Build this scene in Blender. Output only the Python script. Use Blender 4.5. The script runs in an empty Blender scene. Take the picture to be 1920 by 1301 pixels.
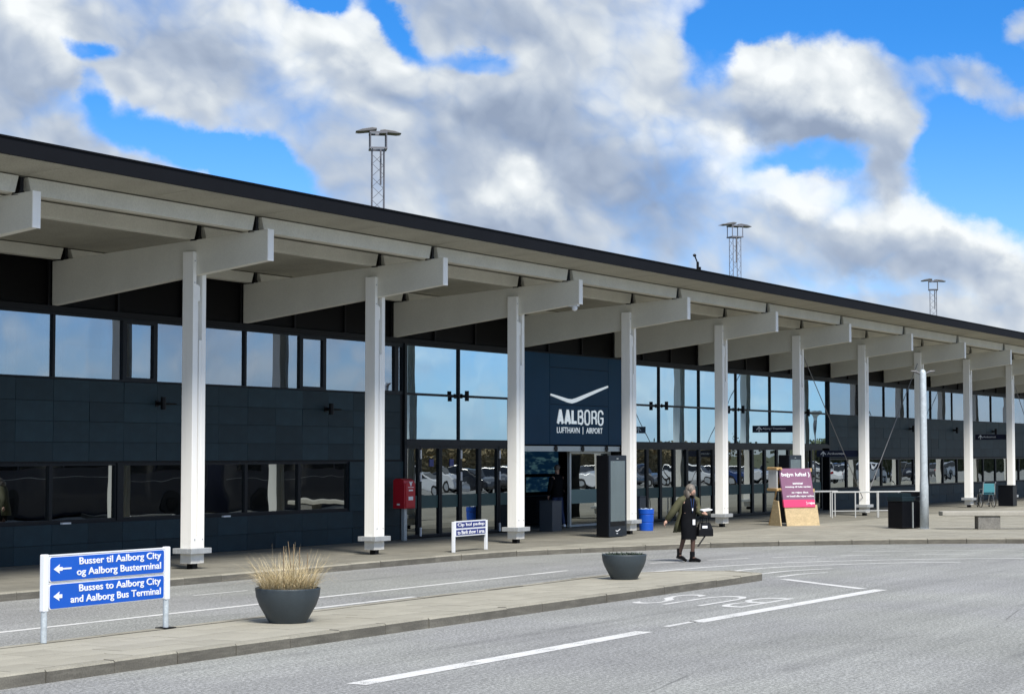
import bpy, bmesh, math, random
from math import sin, cos, pi, radians, atan2, sqrt
from mathutils import Vector, Matrix
random.seed(7)
SC = bpy.context.scene
COL = SC.collection

# ------------------------------------------------------------------ camera
PHI, TH = radians(29.707), radians(3.0667)
cd = bpy.data.cameras.new('camera')
cam = bpy.data.objects.new('camera', cd); COL.objects.link(cam)
h = Vector((cos(PHI), sin(PHI), 0)); rgt = Vector((sin(PHI), -cos(PHI), 0)); up = Vector((0, 0, 1))
fw = h * cos(TH) + up * sin(TH); cup = up * cos(TH) - h * sin(TH)
cam.matrix_world = Matrix(((rgt.x, cup.x, -fw.x, -28.642), (rgt.y, cup.y, -fw.y, -26.583), (rgt.z, cup.z, -fw.z, 2.222), (0, 0, 0, 1)))
cd.sensor_width = 36; cd.lens = 3727.5 / 1920 * 36; cd.clip_start = 0.5; cd.clip_end = 6000
SC.camera = cam

# ------------------------------------------------------------------ light and exposure
SUN_DIR = Vector((0.38, 0.48, -0.79)).normalized()          # the way the light travels
SUN_EL = math.asin(-SUN_DIR.z); SUN_AZ = atan2(-SUN_DIR.x, -SUN_DIR.y)
sl = bpy.data.lights.new('sun', 'SUN'); sl.energy = 3.0; sl.angle = radians(15); sl.color = (1.0, 0.955, 0.88)
so = bpy.data.objects.new('sun', sl); COL.objects.link(so)
so.rotation_euler = SUN_DIR.to_track_quat('-Z', 'Y').to_euler()
SC.view_settings.view_transform = 'Standard'; SC.view_settings.look = 'None'
SC.view_settings.gamma = 1; SC.view_settings.use_curve_mapping = False
SC.view_settings.exposure = 0.9
SC.cycles.use_denoising = True
SC.cycles.max_bounces = 8; SC.cycles.transparent_max_bounces = 12
SC.cycles.sample_clamp_indirect = 6

# ------------------------------------------------------------------ node helper
class NT:
    def __init__(s, nt): s.nt = nt; s.n = nt.nodes; s.l = nt.links
    def put(s, sock, v):
        if isinstance(v, bpy.types.NodeSocket): s.l.new(v, sock)
        elif v is not None:
            try: sock.default_value = v
            except Exception:
                sock.default_value = (v[0], v[1], v[2], 1) if len(v) == 3 else v[:3]
    def node(s, t, **kw):
        nd = s.n.new(t)
        for k, v in kw.items(): setattr(nd, k, v)
        return nd
    def m(s, op, a, b=None, c=None, clamp=False):
        nd = s.n.new('ShaderNodeMath'); nd.operation = op; nd.use_clamp = clamp
        for i, v in enumerate((a, b, c)):
            if v is not None: s.put(nd.inputs[i], v)
        return nd.outputs[0]
    def vm(s, op, a, b=None, scale=None):
        nd = s.n.new('ShaderNodeVectorMath'); nd.operation = op
        s.put(nd.inputs[0], a)
        if b is not None: s.put(nd.inputs[1], b)
        if scale is not None: s.put(nd.inputs['Scale'], scale)
        return nd.outputs['Value' if op in ('LENGTH', 'DOT_PRODUCT') else 'Vector']
    def comb(s, x, y, z):
        nd = s.n.new('ShaderNodeCombineXYZ')
        for i, v in enumerate((x, y, z)): s.put(nd.inputs[i], v)
        return nd.outputs[0]
    def sep(s, v):
        nd = s.n.new('ShaderNodeSeparateXYZ'); s.put(nd.inputs[0], v); return nd.outputs
    def noise(s, vec, scale, detail=4, rough=.55, dist=0):
        nd = s.n.new('ShaderNodeTexNoise'); s.put(nd.inputs['Vector'], vec)
        nd.inputs['Scale'].default_value = scale; nd.inputs['Detail'].default_value = detail
        nd.inputs['Roughness'].default_value = rough; nd.inputs['Distortion'].default_value = dist
        return nd.outputs['Fac']
    def ss(s, v, a, b, lo=0., hi=1., typ='SMOOTHSTEP'):
        nd = s.n.new('ShaderNodeMapRange'); nd.interpolation_type = typ
        for i, x in enumerate((v, a, b, lo, hi)): s.put(nd.inputs[i], x)
        return nd.outputs[0]
    def mix(s, f, a, b, blend='MIX'):
        nd = s.n.new('ShaderNodeMix'); nd.data_type = 'RGBA'; nd.blend_type = blend
        s.put(nd.inputs[0], f); s.put(nd.inputs[6], a); s.put(nd.inputs[7], b)
        return nd.outputs[2]

# ------------------------------------------------------------------ sky: Nishita with broken cumulus
world = bpy.data.worlds.new('World'); SC.world = world; world.use_nodes = True
world.node_tree.nodes.clear()
w = NT(world.node_tree)
SKY_STRENGTH = 0.1
def build_sky():
    sky = w.node('ShaderNodeTexSky'); sky.sky_type = 'NISHITA'; sky.sun_disc = False
    sky.sun_elevation = SUN_EL; sky.sun_rotation = SUN_AZ
    sky.altitude = 0; sky.air_density = 1.0; sky.dust_density = 0.3; sky.ozone_density = 3.0
    d = w.node('ShaderNodeTexCoord').outputs['Generated']
    x, y, z = w.sep(d)
    az = w.m('ARCTAN2', y, x); el = w.m('ARCSINE', z)
    U = w.m('MULTIPLY_ADD', w.m('SUBTRACT', PHI, az), 37.65, 9.60)      # hundredths of a degree scale: 37.65 units per radian
    V = w.m('MULTIPLY_ADD', el, -37.27, 8.50)
    P0 = w.comb(U, V, 0.)
    wp = w.node('ShaderNodeTexNoise'); w.put(wp.inputs['Vector'], w.vm('MULTIPLY', d, (1, 1, 1.25))); wp.inputs['Scale'].default_value = 16; wp.inputs['Detail'].default_value = 7; wp.inputs['Roughness'].default_value = .58
    P = w.vm('ADD', P0, w.vm('SCALE', w.vm('SUBTRACT', wp.outputs['Color'], (.5, .5, .5)), scale=1.7))
    def blob(cx, cy, rx, ry, rot=0., wgt=1.):
        q = w.vm('SUBTRACT', P, (cx / 100, cy / 100, 0))
        if rot:
            c, s_ = cos(radians(rot)), sin(radians(rot))
            qa = w.vm('DOT_PRODUCT', q, (c * 100 / rx, s_ * 100 / rx, 0)); qb = w.vm('DOT_PRODUCT', q, (-s_ * 100 / ry, c * 100 / ry, 0))
            q = w.comb(qa, qb, 0.)
        else:
            q = w.vm('MULTIPLY', q, (100 / rx, 100 / ry, 0))
        return w.ss(w.vm('LENGTH', q), 1.35, 0.35, 0., wgt)
    def total(lst, start):
        t = start
        for b in lst: t = w.m('ADD', t, blob(*b))
        return t
    # the cloud streets run from upper left to lower right: stretch the noise along that line
    ad = (rgt * .84 - up * .54).normalized(); sv = w.vm('SUBTRACT', d, w.vm('SCALE', tuple(ad), scale=w.m('MULTIPLY', w.vm('DOT_PRODUCT', d, tuple(ad)), .42)))
    lt = (rgt * .45 + up * .9).normalized()
    wob = w.node('ShaderNodeTexNoise'); w.put(wob.inputs['Vector'], sv); wob.inputs['Scale'].default_value = 15; wob.inputs['Detail'].default_value = 6
    wv = w.vm('SCALE', w.vm('SUBTRACT', wob.outputs['Color'], (.5, .5, .5)), scale=0.045)
    sw = w.vm('ADD', sv, wv)
    f1 = w.noise(sw, 11, 10, .54)
    f1a = w.noise(sw, 8.5, 6, .42)
    f1b = w.noise(w.vm('ADD', sw, tuple(lt * .022)), 8.5, 6, .42)
    s2 = w.vm('ADD', sw, (3.1, 1.7, 0.4))
    f2 = w.noise(s2, 24, 7, .5)
    f2b = w.noise(w.vm('ADD', s2, tuple(lt * .007)), 24, 7, .5)
    def billow(v):
        r = None
        for sc_, wt in ((15, .50), (31, .30), (64, .20)):
            q = w.m('MULTIPLY', w.m('ABSOLUTE', w.m('SUBTRACT', w.noise(v, sc_, 1.5, .4), .5)), wt * 4)
            r = q if r is None else w.m('ADD', r, q)
        return r
    s3 = w.vm('ADD', w.vm('ADD', w.vm('MULTIPLY', d, (1, 1, 1.15)), w.vm('SCALE', w.vm('SUBTRACT', wob.outputs['Color'], (.5, .5, .5)), scale=0.03)), (5.2, .3, 1.9))
    b1 = billow(s3); b2 = billow(w.vm('ADD', s3, tuple(lt * .010)))
    win = blob(960, 250, 1500, 700, 0, .25)
    cover = [(1610, 25, 370, 92, 0, -1.0), (1850, 210, 170, 330, 0, -.62), (1900, 340, 150, 120, 0, -.5), (1340, 95, 62, 75, 0, -.55), (1780, 310, 90, 100, 0, -.4),
             (585, 5, 70, 30, 0, -.75), (740, 55, 100, 26, 40, -.56), (890, 115, 85, 22, 14, -.40), (165, 110, 50, 34, 0, -.70), (165, 195, 32, 50, 0, -.45),
             (320, 288, 260, 50, 14, -.72), (480, 335, 115, 56, 24, -.55), (1525, 292, 150, 36, -6, -.55), (1630, 335, 70, 50, 0, -.25), (1780, 560, 230, 26, 6, -.25),
             (1845, 195, 120, 42, 34, .52), (1915, 92, 45, 42, 0, .5), (1900, 260, 55, 34, 0, .35), (1540, 190, 170, 75, 15, .45), (1430, 135, 60, 45, 0, .35), (1680, 280, 55, 90, 0, .35),
             (1830, 490, 170, 75, 28, .40), (70, 110, 110, 120, 0, .2), (350, 160, 160, 70, 0, .15), (650, 110, 130, 80, 20, .2), (960, 60, 120, 70, 20, -.06)]
    dens = total(cover, w.m('ADD', win, .63))
    dens = w.m('ADD', dens, w.m('MULTIPLY', w.m('SUBTRACT', f1, .5), 1.15))
    dens = w.m('ADD', dens, w.m('MULTIPLY', w.m('SUBTRACT', f2, .5), .22))
    dens = w.m('ADD', dens, w.m('MULTIPLY', w.m('SUBTRACT', b1, .4), .38))
    f3 = w.noise(w.vm('ADD', sw, (1.3, 7.7, 2.4)), 95, 5, .6)
    dens = w.m('ADD', dens, w.m('MULTIPLY', w.m('SUBTRACT', f3, .5), .17))
    alpha = w.m('POWER', w.ss(dens, .26, .92), .9)
    emb = w.m('ADD', w.m('MULTIPLY', w.m('SUBTRACT', f1a, f1b), 1.5), w.m('MULTIPLY', w.m('SUBTRACT', f2, f2b), .85))
    tone = [(1150, 290, 190, 95, 30, -.24), (1250, 400, 80, 100, 0, -.26), (870, 200, 210, 55, 25, -.22), (1500, 245, 175, 40, 4, -.42), (1670, 325, 60, 60, 0, -.32),
            (330, 120, 180, 60, 20, -.15), (640, 290, 260, 90, 10, -.18), (1000, 430, 170, 50, 0, -.2), (1740, 525, 190, 50, 8, -.28), (1480, 470, 190, 60, 0, -.12), (60, 180, 120, 80, 0, -.12), (860, 40, 220, 45, 12, -.18),
            (1440, 135, 110, 45, 5, .36), (1600, 175, 90, 55, 35, .32), (1390, 300, 130, 50, 28, .42), (1560, 375, 190, 50, 15, .40), (1820, 430, 170, 40, 25, .5),
            (510, 60, 90, 60, 45, .34), (650, 55, 90, 60, 30, .40), (75, 40, 70, 70, 50, .36), (120, 130, 45, 60, 0, .34), (790, 150, 110, 40, 30, .36), (970, 355, 90, 45, 10, .34), (1190, 215, 130, 55, 25, .26), (1210, 90, 90, 70, 40, .18), (590, 150, 60, 40, 40, .2)]
    t = total(tone, .58)
    t = w.m('ADD', t, w.m('MULTIPLY', emb, .8))
    t = w.m('ADD', t, w.m('ADD', w.m('MULTIPLY', w.m('SUBTRACT', b1, b2), .42), w.m('MULTIPLY', w.m('SUBTRACT', b1, .4), .20)))
    t = w.m('ADD', t, w.m('MULTIPLY', w.m('ADD', w.m('SUBTRACT', f2, .5), w.m('MULTIPLY', w.m('SUBTRACT', f3, .5), .6)), .20))
    t = w.m('ADD', t, w.ss(dens, 1.0, .45, 0., .10))
    cr = w.node('ShaderNodeValToRGB'); w.put(cr.inputs[0], t)
    e = cr.color_ramp.elements
    e[0].position = .08; e[0].color = (.29, .36, .49, 1)
    e[1].position = 1.0; e[1].color = (.92, .955, .97, 1)
    for pos, c in ((.36, (.41, .485, .61, 1)), (.58, (.545, .61, .70, 1)), (.80, (.74, .79, .83, 1))):
        q = e.new(pos); q.color = c
    cloud = w.vm('SCALE', cr.outputs[0], scale=CLOUD_GAIN / SKY_STRENGTH)
    blue = w.mix(1., sky.outputs[0], w.mix(w.ss(el, .03, .22), (.48, .68, 1.03, 1), (*SKY_TINT, 1)), 'MULTIPLY')
    c = w.mix(alpha, blue, cloud)
    bg = w.node('ShaderNodeBackground'); w.put(bg.inputs[0], c); bg.inputs[1].default_value = SKY_STRENGTH
    out = w.node('ShaderNodeOutputWorld'); w.l.new(bg.outputs[0], out.inputs[0])
CLOUD_GAIN = 0.56
SKY_TINT = (0.125, 0.45, 0.83)
build_sky()
world.cycles.sampling_method = 'MANUAL'; world.cycles.sample_map_resolution = 1024

# ------------------------------------------------------------------ materials
MATS = {}
def mat(name, col, rough=.6, metal=0., var=0., vscale=3., fine=0., fscale=60., bump=0., bscale=40., rnd=0., stretch=(1, 1, 1), spec=.5, coat=0.):
    m = bpy.data.materials.new(name); m.use_nodes = True
    m.node_tree.nodes.clear(); t = NT(m.node_tree)
    b = t.node('ShaderNodeBsdfPrincipled'); o = t.node('ShaderNodeOutputMaterial'); t.l.new(b.outputs[0], o.inputs[0])
    c3 = (col[0], col[1], col[2], 1)
    obc = t.node('ShaderNodeTexCoord').outputs['Object'] if stretch != (1, 1, 1) or var or fine or bump else None
    vec = t.vm('MULTIPLY', obc, stretch) if obc else None
    c = c3; gain = None
    def mul(g, x): return x if g is None else t.m('MULTIPLY', g, x)
    if var: gain = mul(gain, t.ss(t.noise(vec, vscale, 5, .6), .25, .75, 1 - var, 1 + var, 'LINEAR'))
    if fine: gain = mul(gain, t.ss(t.noise(vec, fscale, 2, .6), .3, .7, 1 - fine, 1 + fine, 'LINEAR'))
    if rnd: gain = mul(gain, t.ss(t.node('ShaderNodeObjectInfo').outputs['Random'], 0, 1, 1 - rnd, 1 + rnd, 'LINEAR'))
    if gain is not None: c = t.vm('SCALE', col, scale=gain)
    t.put(b.inputs['Base Color'], c); b.inputs['Roughness'].default_value = rough; b.inputs['Metallic'].default_value = metal
    b.inputs['Specular IOR Level'].default_value = spec; b.inputs['Coat Weight'].default_value = coat
    if bump:
        bn = t.node('ShaderNodeBump'); bn.inputs['Strength'].default_value = bump; bn.inputs['Distance'].default_value = .01
        t.put(bn.inputs['Height'], t.noise(vec, bscale, 4, .6)); t.l.new(bn.outputs[0], b.inputs['Normal'])
    MATS[name] = m
    return m

def glass(name, refl, tint, trans, wav=.02):
    m = bpy.data.materials.new(name); m.use_nodes = True; m.node_tree.nodes.clear(); t = NT(m.node_tree)
    o = t.node('ShaderNodeOutputMaterial'); g = t.node('ShaderNodeBsdfGlossy'); g.inputs['Roughness'].default_value = .0
    g.inputs['Color'].default_value = (*tint, 1)
    tr = t.node('ShaderNodeBsdfTransparent'); tr.inputs['Color'].default_value = (*trans, 1)
    geo = t.node('ShaderNodeNewGeometry').outputs['Position']
    bn = t.node('ShaderNodeBump'); bn.inputs['Strength'].default_value = wav; bn.inputs['Distance'].default_value = .1
    t.put(bn.inputs['Height'], t.noise(geo, 1.1, 1, .4)); t.l.new(bn.outputs[0], g.inputs['Normal'])
    lw = t.node('ShaderNodeLayerWeight'); lw.inputs[0].default_value = .25
    f = t.m('ADD', t.m('MULTIPLY', lw.outputs['Fresnel'], .5), refl, clamp=True)
    mx = t.node('ShaderNodeMixShader'); t.put(mx.inputs[0], f); t.l.new(tr.outputs[0], mx.inputs[1]); t.l.new(g.outputs[0], mx.inputs[2])
    t.l.new(mx.outputs[0], o.inputs[0])
    return m

def asphalt():
    m = bpy.data.materials.new('asphalt'); m.use_nodes = True; m.node_tree.nodes.clear(); t = NT(m.node_tree)
    b = t.node('ShaderNodeBsdfPrincipled'); o = t.node('ShaderNodeOutputMaterial'); t.l.new(b.outputs[0], o.inputs[0])
    p = t.node('ShaderNodeNewGeometry').outputs['Position']
    g1 = t.noise(p, 30, 3, .75); g2 = t.noise(p, 85, 2, .7); big = t.noise(p, .22, 5, .6); trk = t.noise(t.vm('MULTIPLY', p, (.05, 1, 1)), 1.3, 4, .6)
    mid = t.noise(p, 2.5, 4, .6)
    f = t.ss(g1, .34, .66, .58, 1.45, 'LINEAR'); f = t.m('MULTIPLY', f, t.ss(t.noise(p, 15, 3, .7), .34, .66, .80, 1.22, 'LINEAR')); f = t.m('MULTIPLY', f, t.ss(g2, .34, .66, .66, 1.36, 'LINEAR'))
    f = t.m('MULTIPLY', f, t.ss(big, .3, .7, .86, 1.13, 'LINEAR')); f = t.m('MULTIPLY', f, t.ss(trk, .3, .7, .84, 1.12, 'LINEAR')); f = t.m('MULTIPLY', f, t.ss(mid, .3, .7, .96, 1.04, 'LINEAR'))
    tint = t.mix(t.ss(t.noise(t.vm('ADD', p, (31, 5, 0)), .16, 3, .5), .35, .65), (.245, .250, .233, 1), (.238, .240, .236, 1))
    c = t.vm('SCALE', tint, scale=f)
    # hairline cracks with sealed edges
    vo = t.node('ShaderNodeTexVoronoi'); vo.feature = 'DISTANCE_TO_EDGE'; t.put(vo.inputs['Vector'], t.vm('ADD', t.vm('MULTIPLY', p, (.12, .30, 1)), t.vm('SCALE', t.node('ShaderNodeTexNoise').outputs['Color'], scale=.0)))
    vo.inputs['Scale'].default_value = 1.0
    cr = t.m('MULTIPLY', t.ss(vo.outputs['Distance'], .0, .006, 1., 0.), t.ss(t.noise(p, .35, 2, .5), .56, .62))
    c = t.mix(t.m('MULTIPLY', cr, .55), c, (.06, .06, .06, 1))
    # oil drips and rubbed-in tyre marks
    sp = t.m('MULTIPLY', t.ss(t.noise(t.vm('ADD', p, (17, 3, 0)), 3.2, 2, .5), .70, .78), t.ss(t.noise(p, .5, 2, .5), .48, .60))
    c = t.mix(t.m('MULTIPLY', sp, .5), c, (.07, .07, .068, 1))
    ty = t.m('MULTIPLY', t.ss(t.noise(t.vm('MULTIPLY', t.vm('ADD', p, (2, .7, 0)), (.03, 1, 1)), 2.2, 2, .4), .60, .72), t.ss(t.noise(p, 1.1, 4, .65), .30, .65))
    c = t.mix(t.m('MULTIPLY', ty, .42), c, (.11, .11, .11, 1))
    t.put(b.inputs['Base Color'], c); b.inputs['Roughness'].default_value = .85; b.inputs['Specular IOR Level'].default_value = .3
    bn = t.node('ShaderNodeBump'); bn.inputs['Strength'].default_value = .5; bn.inputs['Distance'].default_value = .006
    t.put(bn.inputs['Height'], g1); t.l.new(bn.outputs[0], b.inputs['Normal'])
    return m

def pavement():
    m = bpy.data.materials.new('pavement_concrete'); m.use_nodes = True; m.node_tree.nodes.clear(); t = NT(m.node_tree)
    b = t.node('ShaderNodeBsdfPrincipled'); o = t.node('ShaderNodeOutputMaterial'); t.l.new(b.outputs[0], o.inputs[0])
    p = t.node('ShaderNodeNewGeometry').outputs['Position']
    br = t.node('ShaderNodeTexBrick'); t.put(br.inputs['Vector'], p)
    br.inputs['Scale'].default_value = 1; br.inputs['Brick Width'].default_value = .5; br.inputs['Row Height'].default_value = .5
    br.inputs['Mortar Size'].default_value = .006; br.inputs['Bias'].default_value = 0; br.inputs['Color1'].default_value = (.275, .262, .215, 1); br.inputs['Color2'].default_value = (.305, .291, .242, 1)
    br.inputs['Mortar'].default_value = (.12, .115, .1, 1)
    f = t.ss(t.noise(p, .8, 5, .6), .3, .7, .84, 1.14, 'LINEAR'); f = t.m('MULTIPLY', f, t.ss(t.noise(p, 70, 2, .6), .3, .7, .85, 1.15, 'LINEAR'))
    f = t.m('MULTIPLY', f, t.ss(t.noise(t.vm('MULTIPLY', p, (.3, 1, 1)), 4, 4, .65), .3, .7, .90, 1.08, 'LINEAR'))
    px_, py_, _z = t.sep(p); shade_strip_ = t.m('MULTIPLY', t.m('GREATER_THAN', py_, -4.86), 1.0)  # strip along the building: canopy shade put into the paving colour
    f = t.m('MULTIPLY', f, t.m('MULTIPLY_ADD', shade_strip_, -.30, 1.0))
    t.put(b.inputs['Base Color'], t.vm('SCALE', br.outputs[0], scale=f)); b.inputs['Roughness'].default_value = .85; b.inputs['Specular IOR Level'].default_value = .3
    bn = t.node('ShaderNodeBump'); bn.inputs['Strength'].default_value = .3; bn.inputs['Distance'].default_value = .005
    t.put(bn.inputs['Height'], t.noise(p, 50, 3, .6)); t.l.new(bn.outputs[0], b.inputs['Normal'])
    return m

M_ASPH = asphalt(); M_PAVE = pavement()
M_SLABC = mat('island_slab_concrete', (.325, .308, .252), .85, var=.10, vscale=1.5, fine=.16, fscale=70, bump=.3, bscale=60, rnd=.07, spec=.3)
M_KERB = mat('kerb_concrete', (.112, .105, .090), .88, bump=.4, bscale=50, spec=.3)
def kerb_colour():
    t = NT(M_KERB.node_tree); b = [n for n in t.n if n.type == 'BSDF_PRINCIPLED'][0]
    g_ = t.node('ShaderNodeNewGeometry'); p = g_.outputs['Position']; nz = t.sep(g_.outputs['Normal'])[2]
    f = t.m('MULTIPLY', t.ss(t.noise(p, 2.2, 5, .6), .25, .75, .80, 1.2, 'LINEAR'), t.ss(t.noise(p, 60, 2, .6), .3, .7, .82, 1.18, 'LINEAR'))
    f = t.m('MULTIPLY', f, t.ss(t.node('ShaderNodeObjectInfo').outputs['Random'], 0, 1, .90, 1.10, 'LINEAR'))
    face_dark = t.m('MULTIPLY', t.ss(nz, .8, .3), t.ss(t.noise(t.vm('MULTIPLY', p, (.8, .8, 6)), 3, 4, .6), .25, .6, .72, 1.))   # unevenly darker on the upright kerb face
    c = t.mix(face_dark, (.285, .27, .22, 1), (.118, .110, .092, 1))
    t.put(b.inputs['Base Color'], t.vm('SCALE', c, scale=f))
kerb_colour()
def paint_worn(alb=.66, w0=.62, w1=.71):
    m = bpy.data.materials.new('road_paint'); m.use_nodes = True; m.node_tree.nodes.clear(); t = NT(m.node_tree)
    b = t.node('ShaderNodeBsdfPrincipled'); o = t.node('ShaderNodeOutputMaterial')
    p = t.node('ShaderNodeNewGeometry').outputs['Position']
    f = t.ss(t.noise(p, 45, 3, .7), .3, .7, .78, 1.1, 'LINEAR'); f = t.m('MULTIPLY', f, t.ss(t.noise(p, 3, 4, .6), .3, .7, .85, 1.08, 'LINEAR'))
    t.put(b.inputs['Base Color'], t.vm('SCALE', (alb, alb, alb * .97), scale=f)); b.inputs['Roughness'].default_value = .7
    tr = t.node('ShaderNodeBsdfTransparent'); mx = t.node('ShaderNodeMixShader')
    wear = t.m('ADD', t.m('MULTIPLY', t.noise(p, 60, 2, .7), .5), t.m('MULTIPLY', t.noise(t.vm('ADD', p, (9, 4, 0)), 1.6, 4, .6), .6))
    t.put(mx.inputs[0], t.ss(wear, w0, w1)); t.l.new(b.outputs[0], mx.inputs[1]); t.l.new(tr.outputs[0], mx.inputs[2]); t.l.new(mx.outputs[0], o.inputs[0])
    return m
M_PAINT = paint_worn()
def column_paint():
    m = mat('column_white_paint', (.85, .84, .79), .5); t = NT(m.node_tree); b = [n for n in t.n if n.type == 'BSDF_PRINCIPLED'][0]
    p = t.node('ShaderNodeNewGeometry').outputs['Position']; x_, y_, z_ = t.sep(p)
    st = t.ss(t.noise(t.vm('MULTIPLY', p, (9, 9, .35)), 1.6, 4, .65), .48, .80)
    gr = t.m('MULTIPLY', t.ss(t.m('ADD', z_, t.m('MULTIPLY', t.noise(p, 5, 4, .65), .7)), .55, 1.10, 1., 0.), .40)
    sm = t.m('MULTIPLY', t.ss(t.noise(p, 2.3, 5, .6), .58, .78), .12)
    d_ = t.m('MAXIMUM', t.m('MAXIMUM', t.m('MULTIPLY', st, .16), gr), sm)
    t.put(b.inputs['Base Color'], t.mix(d_, (.90, .885, .835, 1), (.42, .40, .34, 1)))
    return m
M_WHITE = column_paint()
M_BEAM = mat('beam_white_concrete', (.67, .655, .58), .7, var=.07, vscale=1.1, fine=.04, fscale=35, bump=.12, bscale=25)
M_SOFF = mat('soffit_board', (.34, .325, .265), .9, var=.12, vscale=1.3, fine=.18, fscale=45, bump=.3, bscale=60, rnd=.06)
M_PURL = mat('purlin_concrete', (.60, .585, .51), .8, var=.10, vscale=1.2, fine=.08, fscale=40, bump=.15, bscale=30, rnd=.05)
M_FASC = mat('fascia_anthracite', (.0065, .0072, .0095), .7, var=.1, vscale=2, spec=.12)
M_BLACK = mat('black_steel', (.005, .005, .006), .5, spec=.2)
M_SLATE = mat('dark_slate_tile', (.0130, .0310, .0405), .55, var=.25, vscale=2.5, fine=.15, fscale=50, rnd=.22, bump=.15, bscale=30, spec=.25)
M_JOINT = mat('wall_backing_black', (.006, .007, .009), .8)
M_FRAME = mat('window_frame_anthracite', (.005, .007, .010), .45, spec=.25)
M_CLER = mat('dark_clerestory_panel', (.0045, .0042, .0046), .5, var=.3, vscale=.7, rnd=.45, spec=.10)
M_GALV = mat('galvanised_steel', (.42, .44, .45), .5, .35, var=.16, vscale=6, fine=.08, fscale=40)
M_GALVP = mat('galvanised_pole', (.46, .51, .54), .5, .1, var=.18, vscale=9, fine=.1, fscale=50)
M_STEELW = mat('white_powder_coat', (.76, .78, .80), .35)
M_GREYW = mat('grey_white_rail', (.48, .49, .48), .45)
M_SIGNB = mat('sign_blue', (.0008, .088, .50), .35, var=.04, vscale=3)
M_SIGNW = mat('sign_white_film', (.82, .83, .84), .4)
M_NAVY = mat('small_sign_navy', (.008, .02, .17), .4)
M_PANELB = mat('entrance_panel_blue', (.005, .042, .090), .55, var=.10, vscale=.8, rnd=.10, spec=.15)
M_LETTER = mat('lettering_white', (.84, .86, .86), .5)
M_GLOWLET = mat('glowing_letter_white', (.82, .86, .87), .5); _b = [n for n in M_GLOWLET.node_tree.nodes if n.type == 'BSDF_PRINCIPLED'][0]; _b.inputs['Emission Color'].default_value = (.85, .95, 1, 1); _b.inputs['Emission Strength'].default_value = .20  # weak glow added so the letters read white under the canopy
M_SILV = mat('silver_aluminium', (.50, .54, .54), .4, .4, var=.06, vscale=4)
M_RED = mat('mailbox_red', (.46, .008, .018), .4, coat=.2)
M_BOWL = mat('planter_grey_composite', (.036, .049, .058), .55, var=.12, vscale=5, fine=.06, fscale=50, bump=.05, bscale=60)
M_SOIL = mat('soil', (.03, .022, .015), .95, fine=.3, fscale=40)
M_STRAW = mat('dry_straw_grass', (.56, .46, .27), .7, rnd=.0, var=.35, vscale=14)
M_PLANT = mat('dark_green_leaves', (.02, .035, .018), .6, var=.3, vscale=20)
M_TOTB = mat('totem_black', (.003, .0035, .005), .4, spec=.2)
M_TOTG = mat('totem_grey_front', (.012, .018, .027), .4, spec=.25)
M_SCREEN = mat('screen_off_glass', (.12, .155, .165), .22, var=.12, vscale=1.2)
M_BARREL = mat('barrel_blue', (.006, .085, .50), .4)
M_BIN = mat('bin_black', (.003, .0038, .006), .4, spec=.2)
M_BINLID = mat('bin_lid_teal_grey', (.010, .021, .027), .4, spec=.3)
M_GREYBOX = mat('grey_box', (.045, .058, .075), .5)
def osb():
    m = mat('osb_board', (.50, .385, .22), .75, var=.15, vscale=4, fine=.25, fscale=28, bump=.2, bscale=30, stretch=(1, 1, 2.2)); return m
M_OSB = osb()
M_TIMBER = mat('timber_batten', (.50, .33, .15), .7, var=.15, vscale=6)
M_PURPLE = mat('poster_purple', (.225, .105, .175), .5, var=.10, vscale=2)
M_PINK = mat('poster_pink', (.70, .055, .16), .5)
M_PANELW = mat('white_board', (.70, .71, .72), .5)
M_SIGNDARK = mat('blade_sign_navy', (.006, .007, .028), .35)
M_BENCH = mat('bench_concrete', (.36, .345, .30), .85, var=.12, vscale=2.5, fine=.12, fscale=50, bump=.25, bscale=40)
M_BENCHD = mat('bench_block_concrete', (.18, .175, .16), .88, var=.25, vscale=5, fine=.25, fscale=40, bump=.4, bscale=30)
M_TEAL = mat('wheelchair_teal', (.05, .22, .26), .5)
M_CHROME = mat('chrome_tube', (.55, .58, .6), .3, .7)
M_RUBBER = mat('rubber', (.012, .012, .012), .8)
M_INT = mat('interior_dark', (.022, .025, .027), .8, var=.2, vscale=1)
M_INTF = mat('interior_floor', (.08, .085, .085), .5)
M_INTC = mat('interior_column', (.30, .31, .29), .7)
M_CURT = mat('pale_curtain', (.62, .66, .64), .8, var=.10, vscale=3, stretch=(8, 8, .3))
M_FROST = mat('frosted_film', (.040, .085, .080), .6)
M_BLUEPANEL = mat('info_screen_blue', (.015, .07, .16), .4)
_t = NT(M_BLUEPANEL.node_tree); _b = [n for n in _t.n if n.type == 'BSDF_PRINCIPLED'][0]
_p = _t.node('ShaderNodeNewGeometry').outputs['Position']
_c = _t.mix(_t.ss(_t.noise(_t.vm('MULTIPLY', _p, (1.2, 1, 5)), 1.7, 4, .7), .5, .62), (.006, .035, .085, 1), (.10, .22, .26, 1))
_t.put(_b.inputs['Emission Color'], _c); _b.inputs['Emission Strength'].default_value = .16
M_LAMP = mat('floodlight_grey', (.10, .10, .105), .5, var=.1, vscale=5)
M_CABLE = mat('cable_steel', (.20, .20, .21), .5, .4)
M_MAST = mat('mast_lattice_steel', (.17, .17, .19), .5, .3)
M_SKIN = mat('skin', (.48, .29, .21), .55)
M_HAIR = mat('grey_brown_hair', (.17, .145, .12), .55, var=.5, vscale=30, stretch=(1, 1, .15))
M_OLIVE = mat('olive_coat', (.060, .059, .026), .8, var=.25, vscale=9)
M_DRESS = mat('black_dress', (.0045, .005, .0065), .8, var=.3, vscale=8, spec=.12)
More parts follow.
